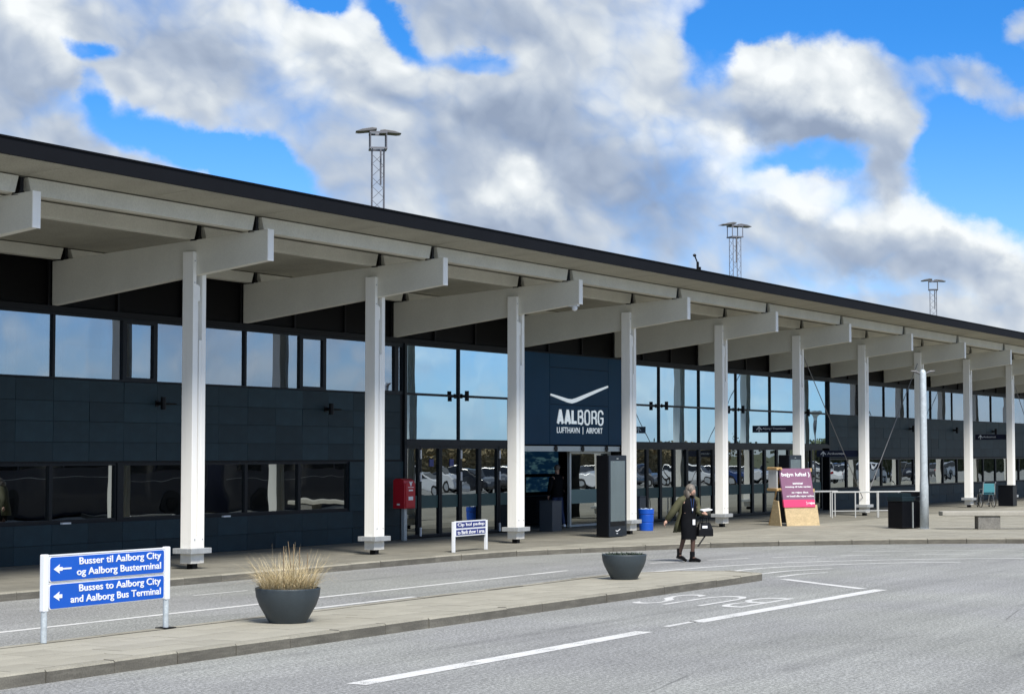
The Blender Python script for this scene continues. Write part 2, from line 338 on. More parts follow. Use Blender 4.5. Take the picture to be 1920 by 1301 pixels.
M_BOOT = mat('black_boot', (.004, .004, .005), .45, spec=.2)
M_BAG = mat('black_leather_bag', (.005, .005, .006), .4, spec=.25)
M_JEANS = mat('blue_jeans', (.018, .035, .085), .8, var=.2, vscale=12)
M_GLASS_U = glass('upper_glass', .42, (.80, .87, .97), (.42, .48, .48), .018)
M_GLASS_C = glass('curtain_glass', .76, (.68, .88, 1.0), (.22, .27, .27), .018)
M_GLASS_L = glass('lower_glass', .40, (.80, .86, .86), (.20, .23, .23), .03)
M_CARGLASS = mat('car_glass', (.012, .014, .016), .06)
M_HEADL = mat('headlight_lens', (.55, .57, .6), .15)
M_TAIL = mat('tail_lamp', (.25, .008, .008), .25)
M_HEDGE = mat('hedge_beech_leaves', (.27, .215, .115), .8, var=.35, vscale=3, rnd=.1)
M_HEDGEG = mat('green_hedge_leaves', (.10, .105, .045), .8, var=.4, vscale=2, rnd=.1)
M_BARK = mat('bark', (.06, .05, .042), .9, var=.3, vscale=8)
M_FOL = mat('spring_foliage', (.055, .065, .035), .85, var=.4, vscale=2)
M_GRASS = mat('ground_grass', (.075, .085, .035), .95, var=.3, vscale=.4)
M_COACH = mat('coach_navy', (.010, .013, .028), .35, coat=.3)
M_COACHL = mat('coach_pale_band', (.45, .46, .47), .4)
CARP = {k: mat('car_paint_' + k, c, .28, coat=.6) for k, c in dict(white=(.72, .73, .74), black=(.012, .012, .014), silver=(.36, .37, .39), red=(.28, .012, .014), blue=(.02, .05, .17), grey=(.07, .075, .085)).items()}

# ------------------------------------------------------------------ mesh helpers
class MB:
    def __init__(s): s.v = []; s.f = []
    def add(s, vs, fs):
        o = len(s.v); s.v += [tuple(p) for p in vs]; s.f += [tuple(i + o for i in f) for f in fs]; return s
    def box(s, x0, x1, y0, y1, z0, z1):
        return s.add([(x0, y0, z0), (x1, y0, z0), (x1, y1, z0), (x0, y1, z0), (x0, y0, z1), (x1, y0, z1), (x1, y1, z1), (x0, y1, z1)],
                     [(0, 3, 2, 1), (4, 5, 6, 7), (0, 1, 5, 4), (1, 2, 6, 5), (2, 3, 7, 6), (3, 0, 4, 7)])
    def prism(s, poly, axis, a, b):
        # poly: list of 2D points; axis: extrusion axis
        def P(p, t):
            return {'x': (t, p[0], p[1]), 'y': (p[0], t, p[1]), 'z': (p[0], p[1], t)}[axis]
        n = len(poly)
        return s.add([P(p, a) for p in poly] + [P(p, b) for p in poly],
                     [tuple(range(n))[::-1], tuple(range(n, 2 * n))] + [(i, (i + 1) % n, n + (i + 1) % n, n + i) for i in range(n)])
    def tube(s, pts, r, n=8, cap=True):
        pts = [Vector(p) for p in pts]; m = len(pts); rs = r if isinstance(r, (list, tuple)) else [r] * m
        vs = []
        for i, p in enumerate(pts):
            d = (pts[min(i + 1, m - 1)] - pts[max(i - 1, 0)]).normalized()
            a = d.orthogonal().normalized() if abs(d.z) < .95 else Vector((1, 0, 0)).cross(d).normalized()
            if abs(d.z) < .95: a = d.cross(Vector((0, 0, 1))).normalized()
            b = d.cross(a)
            vs += [p + (a * cos(2 * pi * k / n) + b * sin(2 * pi * k / n)) * rs[i] for k in range(n)]
        fs = [(i * n + k, i * n + (k + 1) % n, (i + 1) * n + (k + 1) % n, (i + 1) * n + k) for i in range(m - 1) for k in range(n)]
        if cap: fs += [tuple(range(n))[::-1], tuple(range((m - 1) * n, m * n))]
        return s.add(vs, fs)
    def lathe(s, prof, n=32, c=(0, 0), caps=True):
        vs = []
        for r, z in prof: vs += [(c[0] + r * cos(2 * pi * k / n), c[1] + r * sin(2 * pi * k / n), z) for k in range(n)]
        m = len(prof)
        fs = [(i * n + k, i * n + (k + 1) % n, (i + 1) * n + (k + 1) % n, (i + 1) * n + k) for i in range(m - 1) for k in range(n)]
        if caps: fs += [tuple(range(n))[::-1], tuple(range((m - 1) * n, m * n))]
        return s.add(vs, fs)
    def loft(s, rings, closed=True, caps=True):
        n = len(rings[0]); vs = [p for r in rings for p in r]
        fs = []
        for i in range(len(rings) - 1):
            for k in range(n if closed else n - 1):
                fs.append((i * n + k, i * n + (k + 1) % n, (i + 1) * n + (k + 1) % n, (i + 1) * n + k))
        if caps and closed: fs += [tuple(range(n))[::-1], tuple(range((len(rings) - 1) * n, len(rings) * n))]
        return s.add(vs, fs)
    def sphere(s, c, r, n=12, m=8):
        r = r if isinstance(r, (tuple, list)) else (r, r, r)
        rings = []
        for i in range(m + 1):
            t = -pi / 2 + pi * i / m; q = max(cos(t), .02)
            rings.append([(c[0] + r[0] * q * cos(2 * pi * k / n), c[1] + r[1] * q * sin(2 * pi * k / n), c[2] + r[2] * sin(t)) for k in range(n)])
        return s.loft(rings)
    def mesh(s, name, m, smooth=False):
        me = bpy.data.meshes.new(name); me.from_pydata(s.v, [], s.f)
        bm = bmesh.new(); bm.from_mesh(me); bmesh.ops.recalc_face_normals(bm, faces=bm.faces); bm.to_mesh(me); bm.free()
        if m: me.materials.append(m)
        if smooth: me.shade_smooth()
        return me
    def build(s, name, m, parent=None, loc=(0, 0, 0), bevel=0., smooth=False, rot=None):
        return link(name, s.mesh(name, m, smooth), parent, loc, bevel, rot)
def link(name, me, parent=None, loc=(0, 0, 0), bevel=0., rot=None):
    o = bpy.data.objects.new(name, me); COL.objects.link(o); o.location = loc
    if rot: o.rotation_euler = rot
    if parent: o.parent = parent
    if bevel:
        b = o.modifiers.new('bevel', 'BEVEL'); b.width = bevel; b.segments = 2; b.limit_method = 'ANGLE'; b.angle_limit = radians(40)
    return o
def thing(name, label, cat, loc=(0, 0, 0), rz=0., group=None):
    o = bpy.data.objects.new(name, None); COL.objects.link(o); o.location = loc; o.rotation_euler = (0, 0, rz)
    o.empty_display_size = .2
    return tag(o, label, cat, group)
def tag(o, label, cat, group=None):
    o['label'] = label; o['category'] = cat
    if group: o['group'] = group
    return o
def struct(o): o['kind'] = 'structure'; return o
def stuff(o): o['kind'] = 'stuff'; return o
def copy_tree(o, parent=None):
    kids = list(o.children)
    c = o.copy(); COL.objects.link(c); c.parent = parent
    for k in kids: copy_tree(k, c)
    return c
def text_mesh(body, size, m, name='lettering', extrude=.002, offset=0., xs=1., align='LEFT', spacing=1.):
    cu = bpy.data.curves.new('t', 'FONT'); cu.body = body; cu.size = size; cu.extrude = extrude; cu.offset = offset
    cu.align_x = align; cu.space_character = spacing; cu.resolution_u = 3
    o = bpy.data.objects.new('t', cu); COL.objects.link(o)
    dg = bpy.context.evaluated_depsgraph_get(); dg.update()
    me = bpy.data.meshes.new_from_object(o.evaluated_get(dg))
    bpy.data.objects.remove(o); bpy.data.curves.remove(cu)
    me.transform(Matrix.Scale(xs, 4, (1, 0, 0)))
    me.materials.clear(); me.materials.append(m); me.name = name
    return me
def fit_text(body, width, height, m, bold=0., align='L'):
    """text scaled to an exact width and height, lower left at the origin (align R: lower right)"""
    me = text_mesh(body, 1., m, offset=bold)
    xs = [v.co.x for v in me.vertices]; ys = [v.co.y for v in me.vertices]
    x0, x1, y0, y1 = min(xs), max(xs), min(ys), max(ys)
    sx = width / (x1 - x0) if width else None; sy = height / (y1 - y0)
    if sx is None: sx = sy
    for v in me.vertices:
        v.co.x = (v.co.x - (x1 if align == 'R' else x0)) * sx; v.co.y = (v.co.y - y0) * sy; v.co.z *= 1.5
    return me
UPRIGHT = (pi / 2, 0, 0)       # text facing -Y
def stroke(mb, pts, wd, y0, y1):
    """a thick polyline in the XZ plane, from depth y0 to y1"""
    pts = [Vector(p) for p in pts]; L = []; R = []
    n = len(pts); closed = (pts[0] - pts[-1]).length < 1e-6
    for i, p in enumerate(pts):
        a = pts[i - 1] if i > 0 else (pts[-2] if closed else None); b = pts[i + 1] if i < n - 1 else (pts[1] if closed else None)
        d1 = (p - a).normalized() if a is not None else (b - p).normalized(); d2 = (b - p).normalized() if b is not None else d1
        t = (d1 + d2); t = t.normalized() if t.length > 1e-6 else d1
        nn = Vector((-t.y, t.x)); k = 1 / max(.5, abs(nn.dot(Vector((-d1.y, d1.x)))))
        ww = wd[i] if isinstance(wd, (list, tuple)) else wd
        L.append(p + nn * ww / 2 * k); R.append(p - nn * ww / 2 * k)
    rings = [[(l.x, y0, l.y), (r.x, y0, r.y), (r.x, y1, r.y), (l.x, y1, l.y)] for l, r in zip(L, R)]
    mb.loft(rings, True, not closed)

# ------------------------------------------------------------------ ground, road, pavement, island
g = struct(MB().add([(-3000, -3000, -.05), (3000, -3000, -.05), (3000, 3000, -.05), (-3000, 3000, -.05)], [(0, 1, 2, 3)]).build('ground', M_GRASS))
road = struct(MB().add([(-120, -70, 0), (260, -70, 0), (260, 20, 0), (-120, 20, 0)], [(0, 1, 2, 3)]).build('road', M_ASPH))

def smooth_path(pts, step):
    """resample a polyline by arc length, Catmull-Rom"""
    out = []
    P = [Vector(p) for p in pts]; P = [P[0] * 2 - P[1]] + P + [P[-1] * 2 - P[-2]]
    fine = []
    for i in range(1, len(P) - 2):
        for k in range(20):
            t = k / 20; a, b, c, d = P[i - 1:i + 3]
            fine.append(.5 * ((2 * b) + (c - a) * t + (2 * a - 5 * b + 4 * c - d) * t * t + (3 * b - a - 3 * c + d) * t ** 3))
    fine.append(P[-2]); acc = 0.; out = [fine[0]]
    for a, b in zip(fine, fine[1:]):
        L = (b - a).length
        while acc + L >= step:
            a = a + (b - a) * ((step - acc) / L); L = (b - a).length; acc = 0.; out.append(a)
        acc += L
    return out
KERB = [(-16, -5.0), (-8, -5.0), (0, -5.0), (6, -5.02), (8.2, -5.12), (9.9, -5.45), (11.8, -6.1), (13.75, -6.92), (15.6, -7.85), (17.2, -9.05), (18.6, -10.4), (19.7, -11.75), (20.6, -13.1), (21.3, -14.8), (21.8, -17), (22, -20), (22, -24)]
def kerb_stones(path, parent, width, z, inward, label=None):
    for i, (a, b) in enumerate(zip(path, path[1:])):
        d = (b - a).normalized(); nrm = Vector((-d.y, d.x)) * inward
        g_ = .006; a2 = a + d * g_; b2 = b - d * g_
        dz = random.uniform(-.006, .004); off = random.uniform(-.006, .006); a2 = a2 + nrm * off; b2 = b2 + nrm * (off + random.uniform(-.004, .004))
        c = .018
        prof = [(0, -.04), (0, z + dz - c), (c, z + dz), (width, z + dz), (width, -.04)]
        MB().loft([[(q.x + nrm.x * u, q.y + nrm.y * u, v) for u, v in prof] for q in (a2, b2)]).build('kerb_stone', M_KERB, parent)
kp = smooth_path(KERB, 1.0)
inner = [(p.x, p.y) for p in kp]
def offset_path(path, dist):
    out = []
    for i, p in enumerate(path):
        a = path[max(i - 1, 0)]; b = path[min(i + 1, len(path) - 1)]; d = (b - a).normalized(); out.append(p + Vector((-d.y, d.x)) * dist)
    return out
op = offset_path(kp, .155)
poly = [(p.x, p.y) for p in op] + [(120, -24), (120, 9.0), (-16, 9.0)]
SWZ = .12
def sheet(poly, z, name, m, depth=.14):
    bm = bmesh.new(); top = [bm.verts.new((x, y, z)) for x, y in poly]; f = bm.faces.new(top)
    bmesh.ops.triangulate(bm, faces=[f])
    n = len(poly); bot = [bm.verts.new((x, y, z - depth)) for x, y in poly]
    for i in range(n): bm.faces.new((top[i], top[(i + 1) % n], bot[(i + 1) % n], bot[i]))
    bmesh.ops.recalc_face_normals(bm, faces=bm.faces)
    me = bpy.data.meshes.new(name); bm.to_mesh(me); bm.free(); me.materials.append(m)
    return link(name, me)
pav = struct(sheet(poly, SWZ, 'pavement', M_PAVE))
kerb_stones(kp, pav, .15, SWZ + .006, 1)

ISL_F = [(-20, -13.02), (-10, -13.02), (0, -13.02), (3.4, -13.04), (4.1, -12.98), (4.42, -12.7), (4.42, -12.3), (4.2, -11.75), (3.6, -11.25), (2.6, -10.9), (1.2, -10.8), (-2, -10.88), (-10, -10.95), (-20, -11.0)]
ip = smooth_path(ISL_F, 1.0)
ii = offset_path(ip, .155)
isl = struct(sheet([(p.x, p.y) for p in ii], .118, 'traffic_island', M_SLABC, .15))
kerb_stones(ip, isl, .15, .13, 1)
# slabs of the island, each a piece
def inside(poly, x, y):
    r = False; n = len(poly)
    for i in range(n):
        x1, y1 = poly[i]; x2, y2 = poly[i - 1]
        if (y1 > y) != (y2 > y) and x < (x2 - x1) * (y - y1) / (y2 - y1) + x1: r = not r
    return r
ipoly = [(p.x, p.y) for p in ii]
slab_me = {}
def clip_poly(sub, clip):
    out = sub
    for i in range(len(clip)):
        a, b = clip[i], clip[(i + 1) % len(clip)]; inp = out; out = []
        def side(p): return (b[0] - a[0]) * (p[1] - a[1]) - (b[1] - a[1]) * (p[0] - a[0])
        for k in range(len(inp)):
            p, q = inp[k - 1], inp[k]; sp, sq = side(p), side(q)
            if sq >= 0:
                if sp < 0: t = sp / (sp - sq); out.append((p[0] + (q[0] - p[0]) * t, p[1] + (q[1] - p[1]) * t))
                out.append(q)
            elif sp >= 0: t = sp / (sp - sq); out.append((p[0] + (q[0] - p[0]) * t, p[1] + (q[1] - p[1]) * t))
        if not out: return []
    return out
SX, SY = .60, .430
rows = 4
slab_mesh = MB().box(-SX / 2 + .004, SX / 2 - .004, -SY / 2 + .004, SY / 2 - .004, -.05, 0).mesh('paving_slab', M_SLABC)
for r_ in range(rows):
    yc = -12.862 + SY / 2 + r_ * SY
    xi = -19.4 + (SX / 2 if r_ % 2 else 0)
    while xi < 4.6:
        cor = [(xi - SX / 2, yc - SY / 2), (xi + SX / 2, yc - SY / 2), (xi + SX / 2, yc + SY / 2), (xi - SX / 2, yc + SY / 2)]
        ins = [inside(ipoly, *c) for c in cor]
        if xi > -16.5:
            if all(ins):
                link('paving_slab', slab_mesh, isl, (xi, yc, .128 + random.uniform(-.002, .002)))
            elif any(ins) and xi > 1:
                tip = [q for q in ipoly if q[0] > 1.0]
                hull = tip
                c2 = clip_poly([(x, y) for x, y in cor], hull)
                if len(c2) >= 3:
                    cx = sum(p[0] for p in c2) / len(c2); cy = sum(p[1] for p in c2) / len(c2)
                    c3 = [((x - cx) * .985, (y - cy) * .985) for x, y in c2]
                    MB().prism(c3, 'z', -.05, 0).build('paving_slab', M_SLABC, isl, (cx, cy, .128))
        xi += SX

# painted markings
def strip(path, wd, name='road_marking', z=.004):
    path = [Vector(p) for p in path]; L = offset_path(path, wd / 2); R = offset_path(path, -wd / 2); n = len(path)
    vs = [(p.x, p.y, z) for p in L] + [(p.x, p.y, z) for p in R]
    return MB().add(vs, [(i, i + 1, n + i + 1, n + i) for i in range(n - 1)]).build(name, M_PAINT, road)
strip([(-18, -8.75), (-6, -8.68), (4.9, -8.66)], .13)
strip([(-5.6, -9.86), (-2.4, -9.86)], .13)
strip([(-3.9, -6.72), (-2.55, -6.74)], .07)
strip([(-12.6, -15.70), (-9.2, -15.68), (-6.1, -15.62)], .24)
strip([(-5.3, -15.55), (-4.4, -15.54)], .10)
strip([(-4.5, -15.60), (2.75, -15.62)], .24)
strip([(4.5, -13.22), (2.75, -15.32)], .19)
M_FADED = paint_worn(.62, .60, .71)
me = fit_text('BUS', 1.85, 2.15, M_FADED, bold=-.010)
o = link('road_marking', me, road, (.22, -15.15, .004)); o.rotation_euler = (0, 0, pi / 2); o.scale.z = 0.02
# curved lane edge lines that follow the forecourt kerb
C_ = [(4.9, -8.66), (7.6, -8.9), (10.3, -9.75), (12.4, -11.0), (14.2, -12.7), (15.4, -14.6), (16.2, -17.5)]
cp = smooth_path(C_, .3)
def run(path, a, b): return path[int(a / .3):int(b / .3) + 1]
strip(run(cp, 3.2, 4.2), .10); strip(run(cp, 5.0, 6.0), .10); strip(run(cp, 6.8, 7.8), .1); strip(run(cp, 8.6, 9.8), .1); strip(run(cp, 10.4, 11.4), .1)
c2 = smooth_path([(4.6, -10.2), (7.4, -10.55), (9.8, -11.45), (11.9, -13.0), (13.5, -14.9), (14.4, -17.0)], .3)
strip(c2, .12)
c3 = smooth_path([(4.9, -11.5), (7.2, -11.55), (9.0, -12.2), (10.6, -13.3), (11.6, -14.4)], .3); strip(c3, .12)
c4 = smooth_path([(5.1, -12.3), (6.8, -12.35), (8.2, -12.9)], .3); strip(c4, .11)
c5 = smooth_path([(5.0, -12.9), (6.1, -12.95), (7.0, -13.3)], .3); strip(c5, .10)
strip(run(smooth_path([(5.6, -7.2), (8.6, -7.5), (10.8, -8.3), (12.9, -9.5), (14.8, -11.1), (16.4, -13.1), (17.2, -15.6)], .3), 10, 16), .09)
strip(run(smooth_path([(5.6, -7.9), (8.6, -8.2), (10.6, -9.0), (12.4, -10.0)], .3), 3.6, 5.0), .09)

# ------------------------------------------------------------------ the terminal building
TB = thing('terminal_building', 'long low airport terminal with dark slate walls, tinted glass front and white canopy', 'building')
XL, XR = -14.0, 70.0
# --- slate walls: backing and tiles
def wall(x0, x1, tiles_from, tiles_to, lower_top):
    b = MB(); b.box(x0, x1, .03, .32, -.02, .90); b.box(x0, x1, .03, .32, 2.04, 3.66)
    wl = b.build('wall', M_JOINT, TB)
    zs = [(.125, .47), (.478, .862), (2.075, 2.44), (2.448, 2.842), (2.85, 3.232), (3.24, 3.655)]
    shared = {}
    n = round((tiles_to - tiles_from) / 1.02); step = (tiles_to - tiles_from) / n
    for i in range(n):
        for j, (a, c) in enumerate(zs):
            if j not in shared: shared[j] = MB().box(-step / 2 + .004, step / 2 - .004, -.0, .028, -(c - a) / 2, (c - a) / 2).mesh('wall_tile', M_SLATE)
            link('wall_tile', shared[j], wl, (tiles_from + (i + .5) * step, random.uniform(-.003, .003), (a + c) / 2), rot=(random.gauss(0, .004), 0, random.gauss(0, .003)))
    return wl
wl = wall(-14, 12.6, .17 - 1.02 * 3, .17 + 1.02 * 12, 0)
MB().box(-14, .17 - 3.06, .0, .028, .125, 3.655).build('wall_panel', M_SLATE, TB)
wr = wall(41.85, 110, 41.87, 70.43, 0)
MB().box(70.44, 110, .0, .028, .125, .862).box(70.44, 110, .0, .028, 2.075, 3.655).build('wall_panel', M_SLATE, TB)
# slate pier that closes the window band next to the glazed hall
for zz in ((2.03, 1.62, 'a'), (1.61, 1.25, 'b'), (1.24, .87, 'c')):
    for k in range(2):
        MB().box(-.585, .585, 0, .028, -(zz[0] - zz[1]) / 2, (zz[0] - zz[1]) / 2).build('wall_tile', M_SLATE, wl, (10.83 + k * 1.185, 0, (zz[0] + zz[1]) / 2))
MB().box(10.24, 12.6, .03, .32, .90, 2.04).build('wall_panel', M_JOINT, TB)

def window(x0, x1, z0, z1, gm, y=.05, fr=.045, name='window', sub=None, tilt=0.):
    """one framed window: frame (part) and pane (sub-part)"""
    cx, cz = (x0 + x1) / 2, (z0 + z1) / 2; hw, hh = (x1 - x0) / 2, (z1 - z0) / 2
    b = MB(); b.box(-hw, -hw + fr, -.05, .06, -hh, hh); b.box(hw - fr, hw, -.05, .06, -hh, hh)
    b.box(-hw + fr, hw - fr, -.05, .06, -hh, -hh + fr); b.box(-hw + fr, hw - fr, -.05, .06, hh - fr, hh)
    f = b.build(name, M_FRAME, TB, (cx, y, cz))
    p = MB().box(-hw + fr - .01, hw - fr + .01, -.006, .006, -hh + fr - .01, hh - fr + .01).build('pane', gm, f)
    p.rotation_euler = (random.gauss(0, .0016), 0, random.gauss(0, .0020))
    return f
# upper band, left wing
def upper(xs):
    for a, b in zip(xs, xs[1:]): window(a, b, 3.665, 4.93, M_GLASS_U, fr=.035 if b - a > 1.1 else .09)
upper([-5.83, -3.8, -2.85, -1.85, .17, 2.2, 3.2, 4.65, 6.2, 8.25, 9.22, 11.2, 12.25, 12.6])
xs = [41.85]
while xs[-1] < 70: xs.append(xs[-1] + (3.3 if len(xs) == 1 else 3.0))
upper(xs)
# lower band, left wing
for a, b in ((-6, -3.9), (-3.9, -1.87), (-1.87, .17), (.17, 2.06), (2.22, 4.2), (4.2, 6.3), (6.3, 8.28), (8.28, 10.24)): window(a, b, .895, 2.035, M_GLASS_L, y=.09, fr=.05)
MB().box(2.06, 2.22, .02, .25, .9, 2.04).build('window_post', M_FRAME, TB)
x = 41.9
while x < 70: window(x, x + 1.98, .895, 2.035, M_GLASS_L, y=.09, fr=.05); x += 2.0
# pale drain vents under the lower windows
for vx in (.55, 5.55): MB().box(vx - .12, vx + .12, -.03, .03, .862, .895).build('vent', M_SIGNW, TB)
# dark clerestory band above the glass, panel by panel
x = -6.0
k = 0
while x < 70:
    MB().box(-.98, .98, -.0, .04, -.5, .5).build('clerestory_panel', M_CLER, TB, (x + 1.0, .03, 5.58)); x += 2.0; k += 1
b = MB(); b.box(-14, 110, -.03, .12, 4.932, 5.06); b.box(-14, 110, .12, .3, 5.0, 6.3)
x = -6.0
while x < 70.1: b.box(x - .03, x + .03, -.02, .10, 5.06, 6.2); x += 2.0
b.build('clerestory_frame', M_BLACK, TB)
# glazed hall
GX = [12.62, 15.22, 18.2, 24.45, 27.2, 30.2, 33.2, 36.2, 39.2, 41.84]
for a, b_ in zip(GX, GX[1:]):
    if (a, b_) == (18.2, 24.45): continue
    n = 1
    for z0, z1 in ((2.55, 3.70), (3.70, 4.93)): window(a, b_, z0, z1, M_GLASS_C, y=.05, fr=.03, name='glazing')
tr = MB(); tr.box(12.62, 18.2, -.05, .12, 2.42, 2.548); tr.box(24.45, 41.84, -.05, .12, 2.42, 2.548); tr.box(12.56, 12.66, -.04, .2, .12, 4.93); tr.box(41.80, 41.9, -.04, .2, .12, 4.93)
tr.build('transom', M_FRAME, TB)
def leaf(x0, x1, film=True, hinge=False, gm=None):
    f = window(x0, x1, .14, 2.42, gm or M_GLASS_L, y=.04, fr=.07, name='door')
    hw = (x1 - x0) / 2
    if film: MB().box(-hw + .07, hw - .07, -.011, -.0065, -.42, -.10).build('film_band', M_FROST, f)
    if hinge:
        for hz in (.92, .36, -1.0): MB().box(-hw - .02, -hw + .02, -.085, -.05, hz - .11, hz + .11).build('hinge', M_SIGNW, f)
    return f
leaf(12.66, 13.3)
for i in range(4):
    f = leaf(13.32 + i * .975, 13.32 + (i + 1) * .975 - .01, hinge=(i % 2 == 0))
    if i < 2: MB().box(.0, .2, -.02, -.012, .62, .80).build('sticker', M_NAVY, f)
leaf(17.25, 18.2, hinge=True)
x = 24.46
for wd in [.9, .95, .95, 1.0, .95, .95] + [1.1] * 10:
    if x + wd > 41.8: wd = 41.8 - x
    if wd < .3: break
    leaf(x, x + wd - .01); x += wd
# entrance: lintel with downlights, sliding doors
ln = MB().box(18.25, 24.2, -.22, .1, 2.285, 2.43).build('lintel', M_SILV, TB)
for lx in (20.0, 21.6, 23.1, 24.05): MB().lathe([(.07, 0), (.085, .02), (.085, .03)], 12).build('downlight', M_BLACK, ln, (lx, -.222, 2.36), rot=(pi / 2, 0, 0))
MB().box(18.2, 18.3, -.2, .1, .12, 2.28).box(24.2, 24.3, -.2, .1, .12, 2.28).build('door_jamb', M_FRAME, TB)
sd = MB().box(21.40, 21.50, .08, .16, .14, 2.28).box(23.9, 24.0, .08, .16, .14, 2.28).box(21.5, 23.9, .08, .16, .14, .2).box(21.5, 23.9, .08, .16, 2.22, 2.28).build('sliding_door', M_SILV, TB)
MB().box(21.5, 23.9, .115, .125, .2, 2.22).build('pane', M_GLASS_L, sd)
MB().box(21.52, 23.88, .105, .112, .80, 1.20).build('film_band', mat('frosted_film_pale', (.16, .25, .235), .6), sd)
# interior that shows through the glass
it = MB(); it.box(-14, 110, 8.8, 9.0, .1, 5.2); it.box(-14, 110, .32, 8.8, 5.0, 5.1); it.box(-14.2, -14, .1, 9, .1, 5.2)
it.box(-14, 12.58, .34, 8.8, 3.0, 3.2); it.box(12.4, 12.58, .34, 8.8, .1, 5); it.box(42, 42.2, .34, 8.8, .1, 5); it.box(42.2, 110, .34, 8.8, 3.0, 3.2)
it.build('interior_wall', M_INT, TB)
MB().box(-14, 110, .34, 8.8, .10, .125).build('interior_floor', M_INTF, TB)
for cx_ in (0.4, 7.5, 13.0): MB().box(cx_ - .15, cx_ + .15, .75, 1.05, .125, 5.0).build('interior_column', M_INTC, TB)
MB().box(-2.75, -2.5, .30, .34, 3.7, 4.8).box(-.75, -.55, .30, .34, 3.7, 4.6).box(6.35, 6.6, .30, .34, 3.7, 4.9).box(4.95, 5.05, .30, .34, 3.7, 4.8).box(11.95, 12.2, .3, .34, 3.7, 4.9).box(.24, .72, .30, .34, 3.7, 4.86).box(-1.75, -1.3, .30, .34, 3.7, 4.86).box(9.35, 9.6, .3, .34, 3.7, 4.9).build('curtain', M_CURT, TB)
iw = MB().box(24.4, 26.5, 3.2, 3.3, 1.60, 2.35).build('information_wall', M_BLUEPANEL, TB)
MB().box(24.4, 26.3, 3.15, 3.19, 1.05, 1.5).build('information_wall', M_BLUEPANEL, TB)
MB().box(23.6, 25.6, 2.4, 3.0, .125, .95).build('counter', M_GREYBOX, TB)
# --- entrance name panel
sg = MB().box(18.3, 24.44, -.10, .05, 2.47, 5.0).build('name_panel', M_JOINT, TB)
for (a, b_, c, d_) in ((18.3, 19.83, 2.475, 5.0), (19.845, 23.42, 3.60, 4.62), (19.845, 23.42, 4.635, 5.0), (23.435, 24.44, 2.475, 5.0), (19.845, 23.42, 2.475, 3.585)):
    MB().box(a + .004, b_ - .004, -.13, -.10, c, d_).build('panel_sheet', M_PANELB, sg)
lt = MB()
stroke(lt, [(19.87, 3.86), (20.35, 3.79), (20.85, 3.715), (21.12, 3.70), (21.40, 3.745), (21.9, 3.86), (22.7, 4.04), (23.36, 4.18)], [.05, .075, .10, .115, .115, .10, .08, .05], -.16, -.13)
lt.build('emblem', M_GLOWLET, sg)
H0, H1 = 3.065, 3.445
def arc(cx, cz, rx, rz, a0, a1, n=7): return [(cx + rx * cos(radians(a0 + (a1 - a0) * k / n)), cz + rz * sin(radians(a0 + (a1 - a0) * k / n))) for k in range(n + 1)]
def lz(t): return H0 + (H1 - H0) * t
bx = [20.24, 20.68, 21.10]; wd = .098
for x0 in bx[:2]:
    lt = MB(); stroke(lt, [(x0 + .05, lz(0)), (x0 + .19, lz(1))], wd, -.155, -.13); stroke(lt, [(x0 + .33, lz(0)), (x0 + .19, lz(1))], wd, -.156, -.131); stroke(lt, [(x0 + .11, lz(.26)), (x0 + .27, lz(.26))], .085, -.157, -.132); lt.build('letter', M_GLOWLET, sg)
lt = MB(); stroke(lt, [(bx[2] + .06, lz(1)), (bx[2] + .06, lz(0))], wd, -.155, -.13); stroke(lt, [(bx[2] + .02, lz(.1)), (bx[2] + .29, lz(.1))], .085, -.156, -.131)
lt.build('letter', M_GLOWLET, sg); lt = MB(); t_ = .046; q = 21.52
stroke(lt, [(q, lz(0)), (q, lz(1))], t_, -.155, -.13)
stroke(lt, [(q, lz(.96)), (q + .12, lz(.96))] + arc(q + .13, lz(.745), .115, .10, 80, -80, 6) + [(q + .12, lz(.53)), (q, lz(.53))], t_, -.156, -.131)
stroke(lt, [(q + .12, lz(.53))] + arc(q + .14, lz(.285), .125, .115, 80, -80, 6) + [(q + .12, lz(.04)), (q, lz(.04))], t_, -.157, -.132)
q = 21.92; lt.build('letter', M_GLOWLET, sg); lt = MB()
stroke(lt, arc(q + .14, lz(.76), .14, .105, 0, 180, 8) + [(q, lz(.24))] + arc(q + .14, lz(.24), .14, .105, 180, 360, 8) + [(q + .28, lz(.76))], t_, -.155, -.13)
q = 22.36; lt.build('letter', M_GLOWLET, sg); lt = MB()
stroke(lt, [(q, lz(0)), (q, lz(1))], t_, -.155, -.13)
stroke(lt, [(q, lz(.96)), (q + .12, lz(.96))] + arc(q + .14, lz(.73), .12, .105, 80, -80, 6) + [(q + .12, lz(.5)), (q, lz(.5))], t_, -.156, -.131)
stroke(lt, [(q + .17, lz(.5)), (q + .25, lz(.38)), (q + .26, lz(0))], t_, -.157, -.132)
q = 22.76; lt.build('letter', M_GLOWLET, sg); lt = MB()
stroke(lt, arc(q + .14, lz(.76), .14, .105, 0, 180, 8) + [(q, lz(.24))] + arc(q + .14, lz(.24), .14, .105, 180, 360, 8) + [(q + .28, lz(.47)), (q + .14, lz(.47))], t_, -.155, -.13)
lt.build('letter', M_GLOWLET, sg)
for body, x0, wdt in (('LUFTHAVN', 20.25, 1.36), ('|', 21.80, .03), ('AIRPORT', 22.02, 1.02)):
    link('lettering', fit_text(body, wdt, .165 if body != '|' else .21, M_GLOWLET, .006), sg, (x0, -.132, 2.80 if body != '|' else 2.775), rot=UPRIGHT)

